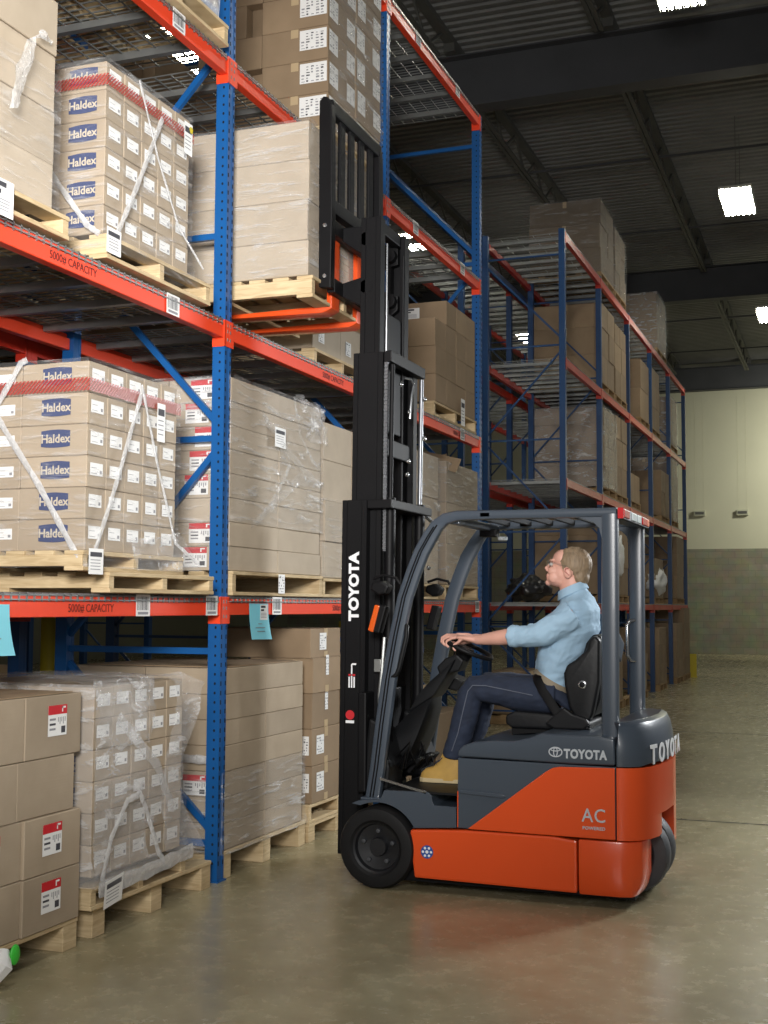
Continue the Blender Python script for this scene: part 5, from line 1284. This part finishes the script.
# clothes
def fold(k, f=1.):
    def fn(c, n):
        q = Vector((c.x*9, c.y*14, c.z*16))*f
        w_ = Vector((c.x*14+c.z*10, c.y*9, c.z*30-c.x*22))*f
        return k*(mnoise.noise(q)+.45*mnoise.noise(q*2.1+Vector((3, 1, 7)))-.75*abs(mnoise.noise(w_)))
    return fn
sh = MB().loft([tring(c, u, a+.006, b+.006) for c, u, a, b in TS])
for s in (1, -1):
    put(sh, scaled(arm, 1., .004), s)
    put(sh, [((1.545, .516, 1.334), .056), ((1.528, .520, 1.334), .064), ((1.498, .527, 1.334), .064), ((1.494, .528, 1.334), .054)], s)
remeshed(sh, 'shirt', M['shirt'], P0, .0065, 4, post=fold(.0075))
col_ = MB(); n = 26; rings = []
for h, k in ((-.02, 1.04), (.034, .95), (.038, 1.0), (.034, 1.04), (-.004, 1.16), (-.008, 1.13)):
    rings.append([Vector((1.797, YM, 1.574))+Vector((.92, 0, .40))*(.080*k*math.cos(a)) + Vector((0, 1, 0))*(.081*k*math.sin(a)) + Vector((-.2, 0, 1))*(h-.006) for a in [PI*.0+2*PI*i/n for i in range(n)]])
col_.loft(rings, caps=False); col_.build('shirt_collar', M['shirt'], P0, smooth=True)
je = MB().loft([tring((1.77, .955), (.86, -.5), .10, .15), tring((1.74, 1.0), (.86, -.5), .135, .178), tring((1.712, 1.06), (.86, -.5), .122, .170), tring((1.70, 1.087), (.86, -.5), .116, .165)])
for s in (1, -1): put(je, scaled(leg, 1., .002), s)
jn = remeshed(je, 'trousers', M['denim'], P0, .0065, 4, post=fold(.006, .9))
for s in (1, -1):
    mb = MB(); mb.tube([m_(p, s) for p in ((1.62, .506, 1.018), (1.47, .497, 1.045), (1.36, .499, 1.063), (1.285, .503, 1.062), (1.258, .504, 1.03), (1.232, .506, .93), (1.20, .510, .80), (1.163, .514, .70))], .003, 6)
    mb.build('trouser_seam', M['denimseam'], P0, smooth=True)
bl = MB(); rings = []
for a in [2*PI*i/40 for i in range(40)]:
    d = Vector((.86, 0, -.5)).normalized(); up2 = Vector((.5, 0, .86)).normalized()
    o = d*math.cos(a)*.127 + Vector((0, 1, 0))*math.sin(a)*.175; oi = o*.96
    c = Vector((1.698, YM, 1.088)); rings.append([c+oi-up2*.016, c+o-up2*.017, c+o+up2*.017, c+oi+up2*.016])
bl.loft(rings, closed=True); bl.build('belt', M['belt'], P0, smooth=.5)
for s in (1, -1):
    bt = MB(); rings = []
    for x, hw, z1 in ((.968, .022, .556), (.975, .036, .575), (1.0, .046, .595), (1.04, .049, .607), (1.075, .048, .64), (1.10, .047, .69), (1.14, .048, .715), (1.18, .046, .715), (1.206, .036, .69), (1.212, .028, .58)):
        y = .58; z0 = .535
        prof = [(-hw, z0), (-hw*1.02, z0+(z1-z0)*.45), (-hw*.8, z0+(z1-z0)*.85), (-hw*.35, z1), (hw*.35, z1), (hw*.8, z0+(z1-z0)*.85), (hw*1.02, z0+(z1-z0)*.45), (hw, z0)]
        rings.append([m_((x, y+a, z), s) for a, z in prof])
    bt.loft(rings); b = bt.build('boot', M['boot'], P0, smooth=1.2)
    pl_ = [(.962, .58-.02), (.968, .58-.036), (.99, .58-.05), (1.05, .58-.053), (1.12, .58-.046), (1.18, .58-.047), (1.208, .58-.036), (1.214, .58)]
    pl_ = pl_ + [(x, 1.16-y) for x, y in reversed(pl_[:-1])]
    MB().prism([(x, y if s > 0 else 2*YM-y) for x, y in pl_], 'z', .521, .545).build('boot_sole', M['sole'], b, bevel=.004)
    mb = MB()
    for k in range(4):
        x = 1.045+k*.018; z = .613+k*.017
        mb.tube([m_((x, .545, z-.012), s), m_((x+.004, .58, z+.008), s), m_((x, .615, z-.012), s)], .0025, 6)
    mb.tube([m_((1.05, .553, .615), s), m_((1.062, .532, .632), s), m_((1.085, .532, .64), s), m_((1.10, .54, .66), s)], .003, 6)
    mb.build('boot_lace', M['denim'], b, smooth=True)
# the truck's belt across his hip
MB().tube([(1.62, .60, 1.128), (1.640, .535, 1.10), (1.675, .505, 1.045), (1.725, .482, .985), (1.765, .465, .93)], [(.003, .024)]*5, 8, up=(0, -1, .3)).build('seat_belt', M['black'], T0, smooth=True)

# ------------------------------------------------------------------ light
def area(name, loc, target, size, power, col=(1, 1, 1), spread=PI, sy=None):
    l = bpy.data.lights.new(name, 'AREA'); l.energy = power; l.color = col; l.spread = spread
    l.shape = 'RECTANGLE'; l.size = size; l.size_y = sy or size
    o = bpy.data.objects.new(name, l); C.objects.link(o); o.location = loc
    o.rotation_euler = (Vector(target)-Vector(loc)).to_track_quat('-Z', 'Y').to_euler()
    return o
area('strobe_key', (2.9, -6.6, 3.1), (-.6, .2, 3.4), 1.2, 118, (1., .97, .94), 1.15)
area('truck_fill_light', (3.4, -6.5, 2.2), (1.2, .6, .9), 1.5, 42, (1., .98, .95), 2.2)  # added fill beside the key, brightens the truck
area('strobe_rear', (4.6, 4.6, 3.0), (1.2, .8, 1.2), .9, 70, (.95, .98, 1.), 1.6)
area('far_fill_light', (3.2, 15., 4.2), (-.6, 12.5, 3.2), 1., 14, (1., .95, .8), 2.4)  # added weak fill on the far rack, beside its ceiling fixtures
area('wall_light', (4.6, 31.5, 7.5), (3.2, 35.2, 5.2), 1., 260, (1., .99, .84), 2.4)
area('aisle_light_near', (1.69, -2.5, 7.9), (1.69, -2.5, 0), .5, 90, (1., .97, .88), PI, 1.25)
w = bpy.data.worlds.new('dim_hall'); bpy.context.scene.world = w; w.use_nodes = True
w.node_tree.nodes['Background'].inputs[0].default_value = (.9, .95, 1., 1); w.node_tree.nodes['Background'].inputs[1].default_value = .13
sc = bpy.context.scene
sc.view_settings.view_transform = 'Standard'; sc.view_settings.look = 'None'; sc.view_settings.exposure = 0.; sc.view_settings.gamma = 1.
sc.cycles.use_denoising = True
sc.cycles.max_bounces = 6; sc.cycles.transparent_max_bounces = 16; sc.cycles.caustics_reflective = False; sc.cycles.caustics_refractive = False
sc.cycles.sample_clamp_indirect = 6.
